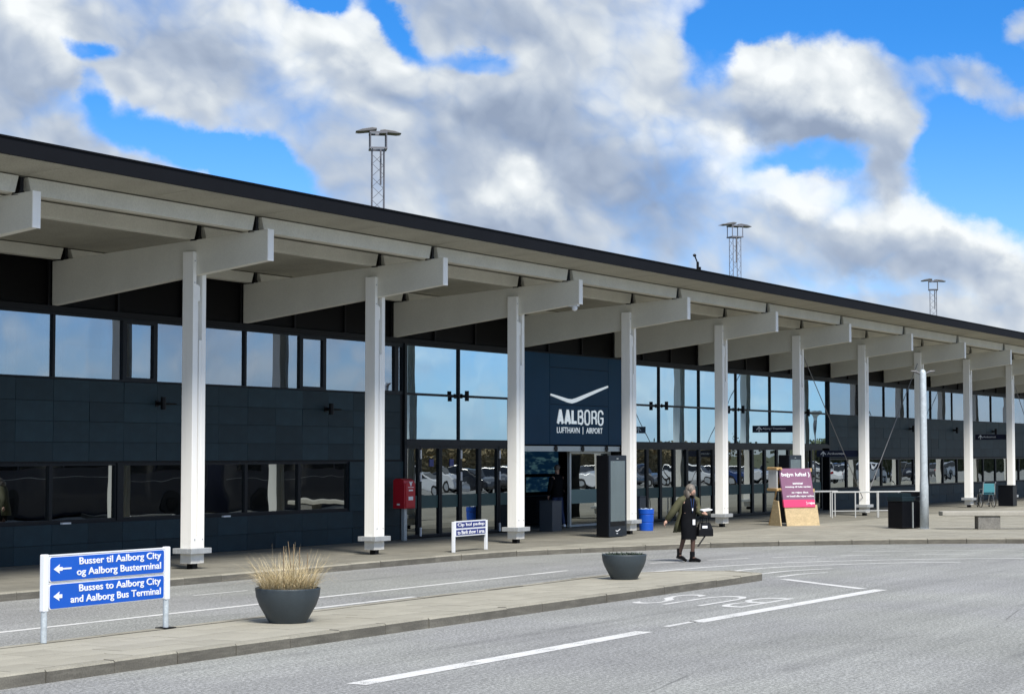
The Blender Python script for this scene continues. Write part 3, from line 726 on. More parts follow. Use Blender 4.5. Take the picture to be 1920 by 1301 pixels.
# --- canopy columns
def column_part(x):
    c = MB().box(.0, .092, -3.52, -3.27, .22, 5.92).build('column', M_WHITE, TB, (x, 0, 0), .006)
    return c
CN = list(range(-2, 16))
legL = MB().box(.0, .092, -3.52, -3.27, .22, 5.92).mesh('leg', M_WHITE)
legR = MB().box(.262, .377, -3.52, -3.27, .22, 5.90).mesh('leg', M_WHITE)
fill = MB().box(.0925, .150, -3.516, -3.274, .22, 5.32).box(.1505, .2615, -3.38, -3.30, .70, 5.32).box(.1505, .2615, -3.514, -3.276, .22, .70).box(.188, .2612, -3.512, -3.381, .702, 4.3).box(.1505, .205, -3.512, -3.278, 5.02, 5.30).mesh('column_core', M_WHITE)
coll = MB().box(-.105, .482, -3.615, -3.522, .40, .50).box(-.105, .482, -3.268, -3.175, .40, .50).box(-.105, -.002, -3.5215, -3.2685, .402, .498).box(.379, .482, -3.5215, -3.2685, .402, .498).mesh('column_collar', M_GALV)
foot = MB().box(.12, .26, -3.46, -3.33, .10, .22).mesh('column_foot', M_BLACK)
bolt = MB()
for bx_, bz in ((.045, 5.75), (.045, 5.35), (.10, .66), (.32, .66)): bolt.tube([(bx_, -3.527, bz), (bx_, -3.51, bz)], .014, 6)
bolt = bolt.mesh('bolt', M_GALV)
beam_prof = [(.0, 5.065), (.0, 5.915), (-5.12, 6.253), (-5.12, 5.69)]
beam_me = MB().prism(beam_prof, 'x', .095, .259).mesh('beam', M_BEAM)
sp_mes = [MB().prism([(.145, z0), (.215, z0), (.215, z1 - .09), (.29, z1), (.07, z1), (.145, z1 - .09)][::1] if 0 else [(.09, z0), (.27, z0), (.215, z0 + .09), (.215, z1), (.14, z1), (.14, z0 + .09)], 'y', y0, y1).mesh('beam_bracket', M_BLACK) for y0, y1, z0, z1 in ((-4.83, -4.69, 6.21, 6.50), (-3.52, -3.36, 6.13, 6.415), (-.28, -.12, 5.92, 6.20))]
cap_me = MB().box(.090, .264, -5.140, -5.121, 5.685, 6.255).mesh('end_cap', M_WHITE)
def soff(y): return 6.512 + .0766 * (-4.75 - y)
for n in CN:
    c = link('column', legL, TB, (6.0 * n, 0, 0), .006)
    link('leg', legR, c, (0, 0, 0), .006); link('column_core', fill, c); link('column_collar', coll, c, bevel=.008); link('column_foot', foot, c); stuff(link('bolt', bolt, c))
    bmv = link('beam', beam_me, TB, (6.0 * n, 0, 0), .008)
    link('end_cap', cap_me, bmv)
    for sp_me in sp_mes: link('beam_bracket', sp_me, bmv)
# purlins: three rows, one length between each pair of beams, ends cut with a gap over the beam
PY = [(-4.86, -4.66), (-3.54, -3.34), (-.30, -.10)]
for (y0, y1) in PY:
    zt = soff((y0 + y1) / 2) - .012; zb = 5.915 + (6.253 - 5.915) * (-(y0 + y1) / 2) / 5.12 + .004
    ptop, pbot = zt + .0, zb
    me = MB().add([(-2.90, y0, ptop), (2.90, y0, ptop), (2.90, y1, ptop), (-2.90, y1, ptop), (-2.82, y0, pbot), (2.82, y0, pbot), (2.82, y1, pbot), (-2.82, y1, pbot)],
                  [(0, 1, 2, 3), (4, 7, 6, 5), (0, 4, 5, 1), (1, 5, 6, 2), (2, 6, 7, 3), (3, 7, 4, 0)]).mesh('purlin', M_PURL)
    for n in CN: link('purlin', me, TB, (6 * n + 3.177, 0, 0), .006)
# soffit boards: 3 m wide, sloping up to the eaves
YE = -5.78
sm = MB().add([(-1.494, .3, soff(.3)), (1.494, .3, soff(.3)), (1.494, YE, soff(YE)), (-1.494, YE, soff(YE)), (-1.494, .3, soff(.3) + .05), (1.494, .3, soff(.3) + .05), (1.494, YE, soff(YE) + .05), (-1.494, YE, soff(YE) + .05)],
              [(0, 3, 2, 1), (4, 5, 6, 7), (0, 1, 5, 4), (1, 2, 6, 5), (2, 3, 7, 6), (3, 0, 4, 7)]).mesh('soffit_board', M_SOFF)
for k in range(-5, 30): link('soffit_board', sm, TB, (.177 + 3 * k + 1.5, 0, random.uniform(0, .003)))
rf = MB().prism([(10, soff(10) + .06), (10, soff(10) + .5), (YE + .01, 6.845), (YE + .01, soff(YE) + .052), (.3, soff(.3) + .052)], 'x', -14.8, 92).build('roof', M_JOINT, TB)
MB().box(-14.85, 92, YE - .05, YE + .008, soff(YE) + .012, 6.848).box(-14.85, 92, YE - .07, YE + .06, 6.849, 6.872).build('fascia', M_FASC, TB)
# bracing cables between the columns
for a, b_ in ((30.3, 36.15), (42.1, 36.25), (54.3, 60.15), (66.1, 60.25), (6.3 - 24, 12.1 - 24)):
    MB().tube([(a, -3.40, 5.6), (b_, -3.40, .6)], .014, 5).build('bracing_cable', M_CABLE, TB)
# wall lamps, 6 m apart
lamp_me = MB().tube([(0, 0, 0), (0, -.12, 0)], .035, 8).box(-.05, .05, -.012, .0, -.06, .06).tube([(0, -.17, -.13), (0, -.17, .13)], .055, 12).tube([(.04, -.10, .0), (.5, -.10, .0)], .016, 6).mesh('wall_lamp', M_BLACK)
for k in range(-1, 12):
    x = 3.22 + 6 * k
    if abs(x - 21.22) < .5: continue
    link('wall_lamp', lamp_me, TB, (x, -.003 if (x < 12.5 or x > 42) else -.05, 3.25 if (x < 12.5 or x > 42) else 3.70))
# camera dome under the beam end of the third column
cmr = MB().box(-.05, .05, -.12, .12, -.05, 0).sphere((0, -.02, -.09), .07, 10, 6)
tag(cmr.build('security_camera', M_STEELW, None, (12.18, -4.95, 5.69)), 'small white dome camera hanging under the end of a canopy beam', 'camera')
# small antenna on the eaves
an = MB().tube([(0, 0, 0), (0, 0, .22)], .035, 8).tube([(0, 0, .18), (-.16, 0, .34)], .02, 6).sphere((-.19, 0, .37), (.07, .04, .04), 8, 6).box(.08, .14, -.03, .03, 0, .1)
tag(an.build('roof_bracket', M_BLACK, None, (20.7 - 3.2, -5.7, 6.87)), 'small dark bracket sticking up from the roof edge', 'bracket')

# blade signs by the columns
def blade(x, y0, y1, z, n, lab):
    t = thing('blade_sign', lab, 'sign', (x, y1, z), 0, 'dark blue direction signs under the canopy')
    MB().box(-.04, .04, y0 - y1, 0, -.11, .11).build('sign_board', M_SIGNDARK, t, bevel=.006)
    L = y1 - y0
    me = fit_text('Afgang / Departure' if n == 0 else 'Ankomst', L * (.55 if n == 0 else .4), .075, M_LETTER, .0)
    link('lettering', me, t, (-.042, y1 - y1 - L * .25, -.03), rot=(pi / 2, 0, -pi / 2))
    a = MB(); stroke(a, [(0, 0), (.09, .1), (.18, 0)], .03, 0, .003); stroke(a, [(.09, -.06), (.09, .09)], .03, -.001, .002)
    a.build('arrow', M_LETTER, t, (-.043, -L * .1, -.03), rot=(0, 0, -pi / 2))
    MB().tube([(0, y0 - y1 + .05, 0), (0, y0 - y1 - .12, 0)], .02, 6).build('bracket', M_GALV, t)
blade(30.18, -3.26, -1.85, 3.0, 0, 'dark blue hanging direction sign before the glass hall, beside the sixth column')
blade(36.18, -3.26, -1.7, 2.22, 1, 'low dark blue direction sign in front of the slate wall, behind the metal rails')
blade(54.18, -3.26, -1.9, 2.92, 2, 'dark blue direction sign on the farthest column at the right edge')

# ------------------------------------------------------------------ light masts beyond the building
def mast(px, ytop, T, lab, heads):
    D = (T - 2.222) * 3727.5 / (850 - ytop)
    a = PHI - math.atan((px - 960) / 3727.5) ; dist = D / cos(PHI - a)
    x, y = -28.642 + dist * cos(a), -26.583 + dist * sin(a)
    t = thing('light_mast', lab, 'light mast', (x, y, 0), PHI - pi / 2 + radians(heads), 'floodlight masts beyond the roof')
    b = MB(); hw = .42
    P = [(-hw, -hw), (hw, -hw), (hw, hw), (-hw, hw)]
    for p in P: b.tube([(p[0], p[1], 0), (p[0], p[1], T - 1.5)], .036, 5)
    zz = 0.; st = .8; k = 0
    while zz + st < T - 1.5:
        for i in range(4):
            p, q = P[i], P[(i + 1) % 4]
            if k % 2: p, q = q, p
            b.tube([(p[0], p[1], zz), (q[0], q[1], zz + st)], .016, 4, False)
        zz += st; k += 1
    b.build('lattice_mast', M_MAST, t)
    b = MB(); hw2 = .56
    for p in ((-hw2, -hw2), (hw2, -hw2), (hw2, hw2), (-hw2, hw2)): b.tube([(p[0], p[1], T - 1.5), (p[0], p[1], T - .35)], .045, 5)
    for z0 in (T - 1.5, T - .4): b.box(-hw2 - .06, hw2 + .06, -hw2 - .06, -hw2 + .06, z0 - .06, z0 + .06).box(-hw2 - .06, hw2 + .06, hw2 - .06, hw2 + .06, z0 - .07, z0 + .07).box(-hw2 - .06, -hw2 + .06, -hw2, hw2, z0 - .05, z0 + .05).box(hw2 - .06, hw2 + .06, -hw2, hw2, z0 - .055, z0 + .055)
    b.tube([(.2, .1, T - 4.0), (.2, .1, T - 1.5)], .07, 6)
    b.build('head_frame', M_MAST, t)
    prof = [(0, -.06), (.35, -.09), (1.2, -.08), (1.5, -.02), (1.0, .10), (.3, .13), (0, .06)]
    for s_, yy in ((-1, -.35), (-1, .3), (1, -.3), (1, .35)):
        m_ = MB().prism([(s_ * (p[0] + .12), p[1]) for p in prof], 'y', -.28, .28)
        o = m_.build('floodlight', M_LAMP, t, (0, yy, T - .30 + (.14 if s_ < 0 else 0)), .03)
        o.rotation_euler = (radians(8 if yy > 0 else -4), radians(-7 if s_ < 0 else 5), 0)
mast(707, 236, 25, 'tall lattice floodlight mast nearest the camera, above the left half of the roof', 8)
mast(1380, 415, 25, 'lattice floodlight mast in the middle of the three, above the roof right of centre', 20)
mast(1752, 521, 25, 'farthest and smallest lattice floodlight mast, near the right edge', -10)

# ------------------------------------------------------------------ bus sign on the island
def post_sign(name, lab, cat, p0, p1, zb, top, board_z0, board_z1, r, split):
    a = atan2(p1[1] - p0[1], p1[0] - p0[0]); L = sqrt((p1[0] - p0[0]) ** 2 + (p1[1] - p0[1]) ** 2)
    t = thing(name, lab, cat, (p0[0], p0[1], zb), a)
    return t, L
t, L = post_sign('direction_sign', 'low blue two-panel bus direction sign on white posts on the island', 'sign', (-11.96, -11.09), (-9.82, -11.05), .13, 0, 0, 0, 0, 0)
for x in (0, L):
    p = MB().lathe([(.034, 0), (.034, .36)], 14).build('post', M_GALVP, t, (x, 0, 0), smooth=False)
    p = MB().box(-.040, .040, -.036, .036, .34, .975).build('post', M_STEELW, t, (x, 0, 0), .012)
bp = MB().box(L - .09, L + .09, -.09, .09, .0, .012).build('base_plate', M_BLACK, t)
def board(z0, z1, arrow_tail):
    pts = []
    r = .03; x0, x1 = .07, L - .07
    for cx, cz, a0 in ((x1 - r, z1 - r, 0), (x0 + r, z1 - r, 90), (x0 + r, z0 + r, 180), (x1 - r, z0 + r, 270)):
        for k in range(5): pts.append((cx + r * cos(radians(a0 + 22.5 * k)), cz + r * sin(radians(a0 + 22.5 * k))))
    bb = MB().prism([((x - (x0 + x1) / 2) * 1.012 + (x0 + x1) / 2, (z - (z0 + z1) / 2) * 1.06 + (z0 + z1) / 2) for x, z in pts], 'y', -.018, .012).build('sign_board', M_SIGNW, t)
    MB().prism(pts, 'y', -.022, -.018).build('blue_field', M_SIGNB, bb)
    return bb
bA = board(.672, .938, True); bB = board(.368, .634, True)
t2 = None
for bb, z0, l1, l2, tail in ((bA, .672, 'Busser til Aalborg City', 'og Aalborg Busterminal', True), (bB, .368, 'Busses to Aalborg City', 'and Aalborg Bus Terminal', False)):
    for txt, wdt, hgt, zo in ((l1, 1.46, .105, .143), (l2, 1.50 if tail else 1.60, .105, .022)):
        me = fit_text(txt, wdt, hgt if ('g' in txt or 'y' in txt) else hgt * .8, M_SIGNW, .014, 'R')
        link('lettering', me, bb, (L - .13, -.0235, z0 + zo), rot=UPRIGHT)
    ar = MB(); az_ = z0 + .133
    ar.prism([(.125, az_), (.225, az_ + .052), (.215, az_ + .021), (.27, az_ + .021), (.27, az_ - .021), (.215, az_ - .021), (.225, az_ - .052)], 'y', -.025, -.022)
    if tail: ar.prism([(.27, az_ + .009), (.42, az_ + .009), (.42, az_ - .009), (.27, az_ - .009)], 'y', -.0248, -.0222)
    ar.build('arrow', M_SIGNW, bb)
MB().box(.05, L - .05, -.012, .02, .952, .966).box(.05, L - .05, -.010, .02, .648, .658).build('rail', M_STEELW, t)

# small sign on the pavement
t, L = post_sign('notice_sign', 'small low navy blue notice sign with white frame by the kerb', 'sign', (7.67, -4.43), (9.20, -4.33), .12, 0, 0, 0, 0, 0)
for x in (0, L): MB().box(-.035, .035, -.03, .03, 0, .65).build('post', M_STEELW, t, (x, 0, 0), .006)
MB().box(.05, L - .05, -.025, .015, .33, .66).build('sign_board', M_STEELW, t, bevel=.006)
for z0, z1, txt in ((.51, .635, 'Cip kol padep'), (.36, .475, 'to Bank show 1 area')):
    f = MB().box(.075, L - .075, -.029, -.025, z0, z1).build('blue_field', M_NAVY, t)
    link('lettering', fit_text(txt, L - .26, z1 - z0 - .035, M_SIGNW, .015), t, (.13, -.0305, z0 + .018), rot=UPRIGHT)

# ------------------------------------------------------------------ planters
def planter(lab, loc, R, Hh, grp):
    t = thing('planter', lab, 'planter', loc, 0, grp)
    k = Hh / .43
    prof = [(R * .56, 0), (R * .60, .02 * k), (R * .74, .12 * k), (R * .88, .22 * k), (R * .97, .32 * k), (R, .41 * k), (R, .43 * k), (R * .94, .43 * k), (R * .93, .37 * k)]
    MB().lathe(prof, 48, caps=False).add([(0, 0, 0)], []).build('bowl', M_BOWL, t, smooth=True)
    MB().lathe([(R * .55, .002), (R * .56, .0)], 32).build('bowl_base', M_BOWL, t)
    MB().lathe([(R * .935, .36 * k), (R * .4, .39 * k), (.02, .40 * k)], 32).build('soil', M_SOIL, t)
    return t
t = planter('dark grey bowl planter full of dry straw-coloured grass on the island', (-8.43, -11.84, .13), .405, .43, 'bowl planters on the island')
rnd = random.Random(3)
gb = MB()
def blade_of(mb, base, ang, lean, L, wd, droop):
    pts = []; n = 5
    d = Vector((cos(ang), sin(ang), 0)); side = Vector((-sin(ang), cos(ang), 0))
    for i in range(n + 1):
        s_ = i / n; out = lean * s_ + droop * s_ * s_
        pts.append(Vector(base) + d * (L * out) + Vector((0, 0, L * (s_ * (1 - .25 * abs(lean)) - .55 * droop * s_ ** 3))))
    vs = []; 
    for i, p in enumerate(pts):
        ww = wd * (1 - .85 * i / n); vs += [p - side * ww, p + side * ww]
    mb.add(vs, [(2 * i, 2 * i + 1, 2 * i + 3, 2 * i + 2) for i in range(n)])
for i in range(1150):
    r = .33 * sqrt(rnd.random()); a = rnd.random() * 2 * pi; oa = a + rnd.gauss(0, .9)
    blade_of(gb, (r * cos(a), r * sin(a), .38), oa, rnd.uniform(.0, .45) + r * .75, rnd.choice((.22, .30, .38, .52)) * rnd.uniform(.8, 1.15), rnd.uniform(.0026, .0052), rnd.choice((.1, .3, .6, .95)) * rnd.uniform(.6, 1.1))
for i in range(14):
    r = .28 * rnd.random(); a = rnd.random() * 2 * pi
    blade_of(gb, (r * cos(a), r * sin(a), .40), a, rnd.uniform(-.05, .25), rnd.uniform(.42, .66), .0035, 0)
ob = stuff(gb.build('ornamental_grass', M_STRAW, t))
fl = MB()
for (x, y, zz, dx) in ((-.16, -.05, .55, .0), (.10, .0, .60, -.10), (.20, .06, .56, .0), (.235, .0, .52, .01), (.26, -.1, .45, .02)):
    fl.tube([(x, y, .4), (x + dx * .5, y, .4 + zz * .55), (x + dx, y, .4 + zz)], [.004, .006, .002], 5); fl.tube([(x + dx * .6, y, .4 + zz * .62), (x + dx, y, .4 + zz)], [.009, .004], 5)
fl.build('seed_stalk', mat('seed_stalk', (.20, .145, .085), .8), t)
t = planter('dark grey bowl planter with low sparse dark plants, farther one on the island', (1.30, -11.66, .13), .375, .415, 'bowl planters on the island')
pl = MB()
for i in range(70):
    r = .31 * sqrt(rnd.random()); a = rnd.random() * 2 * pi
    for k in range(5): blade_of(pl, (r * cos(a), r * sin(a), .36), rnd.random() * 6.3, rnd.uniform(.2, .8), rnd.uniform(.05, .13), .014, .3)
stuff(pl.build('bedding_plants', M_PLANT, t))

# ------------------------------------------------------------------ mailbox
t = thing('mailbox', 'red mailbox on a single grey post beside the slate wall and glass doors', 'mailbox', (11.95, -.42, .12))
MB().box(-.06, .06, -.05, .05, 0, .78).build('post', M_SILV, t, bevel=.01)
hx = .24; prof = [(-.17, .78), (-.17, 1.36), (-.13, 1.46), (-.03, 1.50), (.10, 1.50), (.17, 1.46), (.17, .78)]
bd = MB().prism([(p[0], p[1]) for p in prof], 'x', -hx, hx).build('box', M_RED, t, bevel=.015)
MB().box(-.20, .20, -.188, -.172, .80, 1.40).build('front_plate', M_RED, bd, bevel=.01)
MB().box(-.09, .09, -.193, -.1885, 1.20, 1.235).build('slot', M_SIGNW, bd)
MB().box(-.10, .10, -.193, -.1885, .98, 1.07).build('notice', M_SIGNW, bd)
cr_ = MB(); stroke(cr_, [(-.06, 1.43), (0, 1.33), (.06, 1.43)], .025, -.193, -.189); cr_.sphere((0, -.19, 1.385), (.025, .008, .045), 8, 6); cr_.box(-.12, .12, -.192, -.189, 1.283, 1.297)
cr_.build('emblem', M_SIGNW, bd)
MB().box(-hx - .004, -hx - .001, -.03, .05, .86, .90).build('sticker', M_SIGNW, bd)

# ------------------------------------------------------------------ digital totems
def totem(lab, x, y):
    t = thing('display_totem', lab, 'display', (x, y, .12), 0, 'digital display totems in front of the entrance')
    MB().box(0, 1.02, 0, .34, .02, 2.06).build('housing', M_TOTB, t, bevel=.012)
    MB().box(.02, 1.0, -.014, -.001, .02, 2.05).build('front_panel', M_TOTG, t)
    MB().box(.10, .90, -.020, -.0145, .40, 1.92).build('screen', M_SCREEN, t)
    MB().box(.08, .92, -.018, -.0142, .28, .39).build('trim', M_TOTB, t)
    e = MB(); stroke(e, [(.38, .17), (.45, .145), (.52, .165), (.63, .20)], .022, -.018, -.0145); e.box(.42, .50, -.018, -.0145, .085, .10)
    e.build('emblem', M_SIGNW, t)
    MB().box(.44, .54, -.017, -.0142, 1.965, 1.985).build('sensor', M_SILV, t)
    return t
totem('tall black display totem with grey screen beside the main entrance', 15.95, -3.92)
totem('farther display totem standing half hidden behind the purple poster stand', 28.1, -3.9)

# ------------------------------------------------------------------ barrel, grey box, bins
t = thing('barrel', 'open bright blue plastic barrel beside the white column', 'barrel', (20.6, -2.72, .12))
MB().lathe([(.185, 0), (.19, .02), (.195, .2), (.19, .22), (.20, .24), (.205, .42), (.20, .44), (.215, .46), (.215, .59), (.20, .59), (.19, .2), (.05, .19)], 28, caps=True).build('drum', M_BARREL, t, smooth=False)
MB().tube([(.0 + .16 * cos(a), .16 * sin(a), .56 + .03 * sin(3 * a)) for a in [k * pi / 6 for k in range(12)]], .03, 5).build('bin_liner', mat('liner_pale_blue', (.45, .56, .72), .5), t)
t = tag(MB().box(-.27, .27, -.2, .2, 0, .80).box(-.28, .28, -.21, .21, .802, .83).build('grey_bin', M_GREYBOX, None, (18.98, -.62, .12), .01), 'plain dark grey bin box just inside the entrance opening', 'bin')
t = tag(MB().box(-.2, .2, -.2, .2, 0, .85).box(-.21, .21, -.21, .21, .852, .88).build('grey_bin', M_GREYBOX, None, (22.9, -1.3, .12), .01), 'slim grey bin behind the blue barrel', 'bin')
# double litter bin
t = thing('litter_bin', 'large black double litter bin beside the galvanised lamp pole', 'bin', (25.15, -8.45, .12), radians(-24))
def bin_half(x0, x1):
    MB().box(x0, x1, 0, .55, .02, .76).build('bin_body', M_BIN, t, bevel=.015)
    b = MB(); b.box(x0 - .015, x1 + .015, -.015, .565, .765, .90); b.build('bin_lid', M_BINLID, t, bevel=.015)
bin_half(0, .40); bin_half(.43, .80)
MB().box(.402, .428, -.02, .54, .02, .74).build('divider', M_SILV, t)
MB().prism([(0, .905), (.4, .905), (.36, 1.0), (.04, 1.0)], 'y', .02, .55).build('bin_hood', M_BINLID, t)
MB().prism([(.43, .905), (.80, .905), (.80, 1.03), (.55, 1.03)], 'y', .02, .55).build('bin_hood', M_BIN, t)
MB().box(.46, .74, -.022, -.0155, .79, .86).build('bin_mouth', M_JOINT, t)
t = tag(MB().box(-.29, .29, -.3, .3, .01, .80).box(-.305, .305, -.315, .315, .803, .84).build('black_bin', M_BIN, None, (50.75, -4.2, .12), .01), 'black square bin by the farthest column at the right edge', 'bin')
# lamp pole
t = thing('lamp_post', 'galvanised lamp post standing by the black double litter bin', 'lamp post', (25.55, -8.95, .12))
MB().lathe([(.125, 0), (.12, 1.2), (.105, 1.5), (.09, 4.35), (.07, 4.42), (.03, 4.46)], 20).build('pole', M_GALVP, t, smooth=True)
MB().lathe([(.16, 0), (.16, .015)], 16).build('base_plate', M_GALV, t)
ar = thing_dir = (rgt.x, rgt.y)
for s_ in (-1, 1):
    p = [(ar[0] * s_ * u, ar[1] * s_ * u, zz) for u, zz in ((.05, 4.33), (.2, 4.40), (.34, 4.42))]
    MB().tube(p, [.03, .035, .015], 8).build('lamp_arm', M_LAMP, t)

# ------------------------------------------------------------------ bench
t = thing('bench', 'long pale concrete slab bench on a square block at the right edge', 'bench', (26.15, -10.3, .12), radians(-60))
MB().box(-1.05, 5.0, -.25, .27, .37, .50).build('seat', M_BENCH, t, bevel=.02)
for x in (-.05, 3.6): MB().box(x, x + .62, -.21, .22, 0, .368).build('leg', M_BENCHD, t, bevel=.01)

# ------------------------------------------------------------------ poster stand of boards
t = thing('poster_stand', 'leaning purple and pink poster on a rough chipboard stand', 'poster stand', (25.75, -4.75, .12), radians(-32))
W_ = 1.12; lean = .22
def lean_box(x0, x1, s0, s1, th, dy=0.):
    # a board lying in the leaning plane; s along its height
    def P(x, s, o): return (x, s * lean / 1.0 * .95 + o, s * .97)
    return MB().add([P(x0, s0, -th), P(x1, s0, -th), P(x1, s0, 0), P(x0, s0, 0), P(x0, s1, -th), P(x1, s1, -th), P(x1, s1, 0), P(x0, s1, 0)], [(0, 3, 2, 1), (4, 5, 6, 7), (0, 1, 5, 4), (1, 2, 6, 5), (2, 3, 7, 6), (3, 0, 4, 7)])
lean_box(0, W_ + .06, 0, .62, .03).build('base_board', M_OSB, t)
po = lean_box(-.03, W_ - .03, .56, 1.72, .055).build('poster', M_PURPLE, t)
lean_box(-.032, W_ - .028, .555, .78, .058).build('poster_band', M_PINK, po)
RL = (pi / 2 - math.atan(lean * .95 / .97), 0, 0)
def ptext(txt, x, s_, wdt, hgt, bold=.02):
    link('lettering', fit_text(txt, wdt, hgt, M_SIGNW, bold), po, (x, s_ * lean * .95 - .0605, s_ * .97), rot=RL)
ptext('bejyn luftel }', .02, 1.45, 1.02, .15)
ptext('sommer', .38, 1.235, .38, .055); ptext('nonstop til hele verden', .10, 1.125, .92, .07)
ptext('se rejse dine', .30, .955, .60, .07); ptext('og bestil alle rejser online', .10, .845, .98, .07)
ptext('} rejse', .78, .62, .30, .10)
MB().prism([(.06, 0), (.62, 0), (.42, .74), (.20, .72)], 'x', -.16, -.12).build('side_board', M_OSB, t)
for zz in (1.05, 1.66):
    MB().tube([(-.12, .75, zz), (-.02, .2, zz)], .045, 4).box(-.16, -.08, -.05 + .3, .72, zz - .03, zz + .03).build('batten', M_TIMBER, t)
MB().box(-.13, -.11, .28, .70, 1.09, 1.63).build('side_panel', M_PANELW, t)
for zz in (1.02, 1.62): MB().box(W_ - .05, W_ + .07, lean * zz, lean * zz + .10, zz - .05, zz + .05).build('batten', M_TIMBER, t)
MB().tube([(.1, 1.0, 0), (.1, .40, 1.6)], .03, 4).tube([(1.0, 1.0, 0), (1.0, .40, 1.6)], .03, 4).build('strut', M_TIMBER, t)

# ------------------------------------------------------------------ queue rails
def rail_frame(x, y, ang, L, posts, lab, low=True):
    t = thing('queue_rail', lab, 'railing', (x, y, .12), ang, 'white tubular rails in front of the slate wall')
    MB().tube([(0, 0, .84), (L, 0, .84)], .026, 8).build('top_rail', M_GREYW, t)
    for p in posts: MB().tube([(p, 0, 0), (p, 0, .84)], .022, 8).build('post', M_GREYW, t)
    if low: MB().tube([(0, 0, .22), (L, 0, .22)], .016, 6).build('lower_rail', M_GREYW, t)
    return t
A_ = radians(-42)
rail_frame(33.35, -3.3, A_, 1.7, [0, .85, 1.7], 'white tubular rail with low bar, nearest one in front of the seventh column')
rail_frame(34.75, -4.35, A_, 1.7, [0, .8, 1.62], 'white tubular rail ending beside the black double litter bin')
rail_frame(33.6, -1.6, A_, 1.9, [.1, 1.0, 1.8], 'white tubular rail without low bar, second row behind the front rails', False)
rail_frame(32.6, -2.2, radians(-20), 1.9, [0, 1.1, 1.9], 'thin white tubular rail directly behind the purple poster stand', False)

# ------------------------------------------------------------------ wheelchair
t = thing('wheelchair', 'empty teal folding wheelchair parked beside a far white column', 'wheelchair', (48.75, -3.95, .12), radians(-55))
for s_ in (-.26, .26):
    a_ = [(s_, .30 * cos(k * pi / 10), .30 + .30 * sin(k * pi / 10)) for k in range(21)]
    wh = MB().tube(a_, .018, 6).build('wheel', M_RUBBER, t)
    sp = MB()
    for k in range(6): sp.tube([(s_, 0, .3), (s_, .29 * cos(k * pi / 3), .3 + .29 * sin(k * pi / 3))], .006, 4)
    sp.build('spokes', M_CHROME, wh)
    MB().tube([(s_ * .9, .45, .48), (s_ * .9, .0, .50), (s_ * .9, -.22, .52), (s_ * .9, -.26, .95), (s_ * .9, -.36, .97)], .016, 6).tube([(s_ * .9, .20, .52), (s_ * .9, .20, .70), (s_ * .9, -.22, .72)], .014, 6).tube([(s_ * .9, .42, .48), (s_ * .9, .58, .12), (s_ * .9, .72, .10)], .014, 6).build('side_frame', M_CHROME, t)
    MB().tube([(s_ * .9, .45 + .07 * cos(k * pi / 6), .08 + .07 * sin(k * pi / 6)) for k in range(13)], .016, 5).build('caster', M_RUBBER, t)
    MB().box(s_ * .9 - .07, s_ * .9 + .07, .60, .76, .08, .10).build('footrest', M_CHROME, t)
MB().box(-.22, .22, -.2, .25, .50, .55).build('seat', M_TEAL, t, bevel=.01)
MB().box(-.22, .22, -.26, -.22, .58, .93).build('backrest', M_TEAL, t, bevel=.01)

# ------------------------------------------------------------------ people
def skin_body(name, joints, edges, radii, m, parent, sub=2):
    me = bpy.data.meshes.new(name); names = list(joints)
    me.from_pydata([joints[n] for n in names], [(names.index(a), names.index(b)) for a, b in edges], [])
    me.materials.append(m)
    o = link(name, me, parent)
    md = o.modifiers.new('skin', 'SKIN'); md.use_smooth_shade = True
    sv = me.skin_vertices[0].data if me.skin_vertices else None
    if sv is None:
        me.skin_vertices.new(name='s'); sv = me.skin_vertices[0].data
    for i, n in enumerate(names):
        r = radii[n]; sv[i].radius = r if isinstance(r, tuple) else (r, r); sv[i].use_root = (n == 'pelvis')
    ss_ = o.modifiers.new('sub', 'SUBSURF'); ss_.levels = sub; ss_.render_levels = sub
    return o
def ell(cx, cy, z, rx, ry, n=20, a0=0., a1=2 * pi, closed=True, wav=0., ph=0.):
    k = n if closed else n - 1
    return [(cx + rx * (1 + wav * sin(5 * (a0 + (a1 - a0) * i / k) + ph)) * cos(a0 + (a1 - a0) * i / k), cy + ry * (1 + wav * sin(5 * (a0 + (a1 - a0) * i / k) + ph)) * sin(a0 + (a1 - a0) * i / k), z) for i in range(n)]
def hand(base, d, palm_n, m, parent):
    """small curled hand: palm and five fingers along d"""
    b = MB(); d = Vector(d).normalized(); nrm = Vector(palm_n).normalized(); sd_ = d.cross(nrm).normalized(); base = Vector(base)
    b.tube([base, base + d * .045, base + d * .085], [.022, .034, .032], 8)
    for i, (off, ln_) in enumerate(((-.027, .06), (-.009, .072), (.009, .068), (.026, .052))):
        p0 = base + d * .08 + sd_ * off; p1 = p0 + d * ln_ * .55 + nrm * .006; p2 = p1 + d * ln_ * .3 + nrm * .022
        b.tube([p0, p1, p2], [.0095, .0085, .006], 6)
    p0 = base + d * .03 - sd_ * .028; b.tube([p0, p0 - sd_ * .02 + d * .025, p0 - sd_ * .018 + d * .055 + nrm * .012], [.011, .010, .007], 6)
    return b.build('hand', m, parent, smooth=True)
def body_mat():
    m = bpy.data.materials.new('skin_and_tights'); m.use_nodes = True; m.node_tree.nodes.clear(); t = NT(m.node_tree)
    b = t.node('ShaderNodeBsdfPrincipled'); o = t.node('ShaderNodeOutputMaterial'); t.l.new(b.outputs[0], o.inputs[0])
    z = t.sep(t.node('ShaderNodeTexCoord').outputs['Object'])[2]
    t.put(b.inputs['Base Color'], t.mix(t.ss(z, .93, .94), (.085, .045, .032, 1), (.46, .28, .20, 1))); b.inputs['Roughness'].default_value = .55
    return m
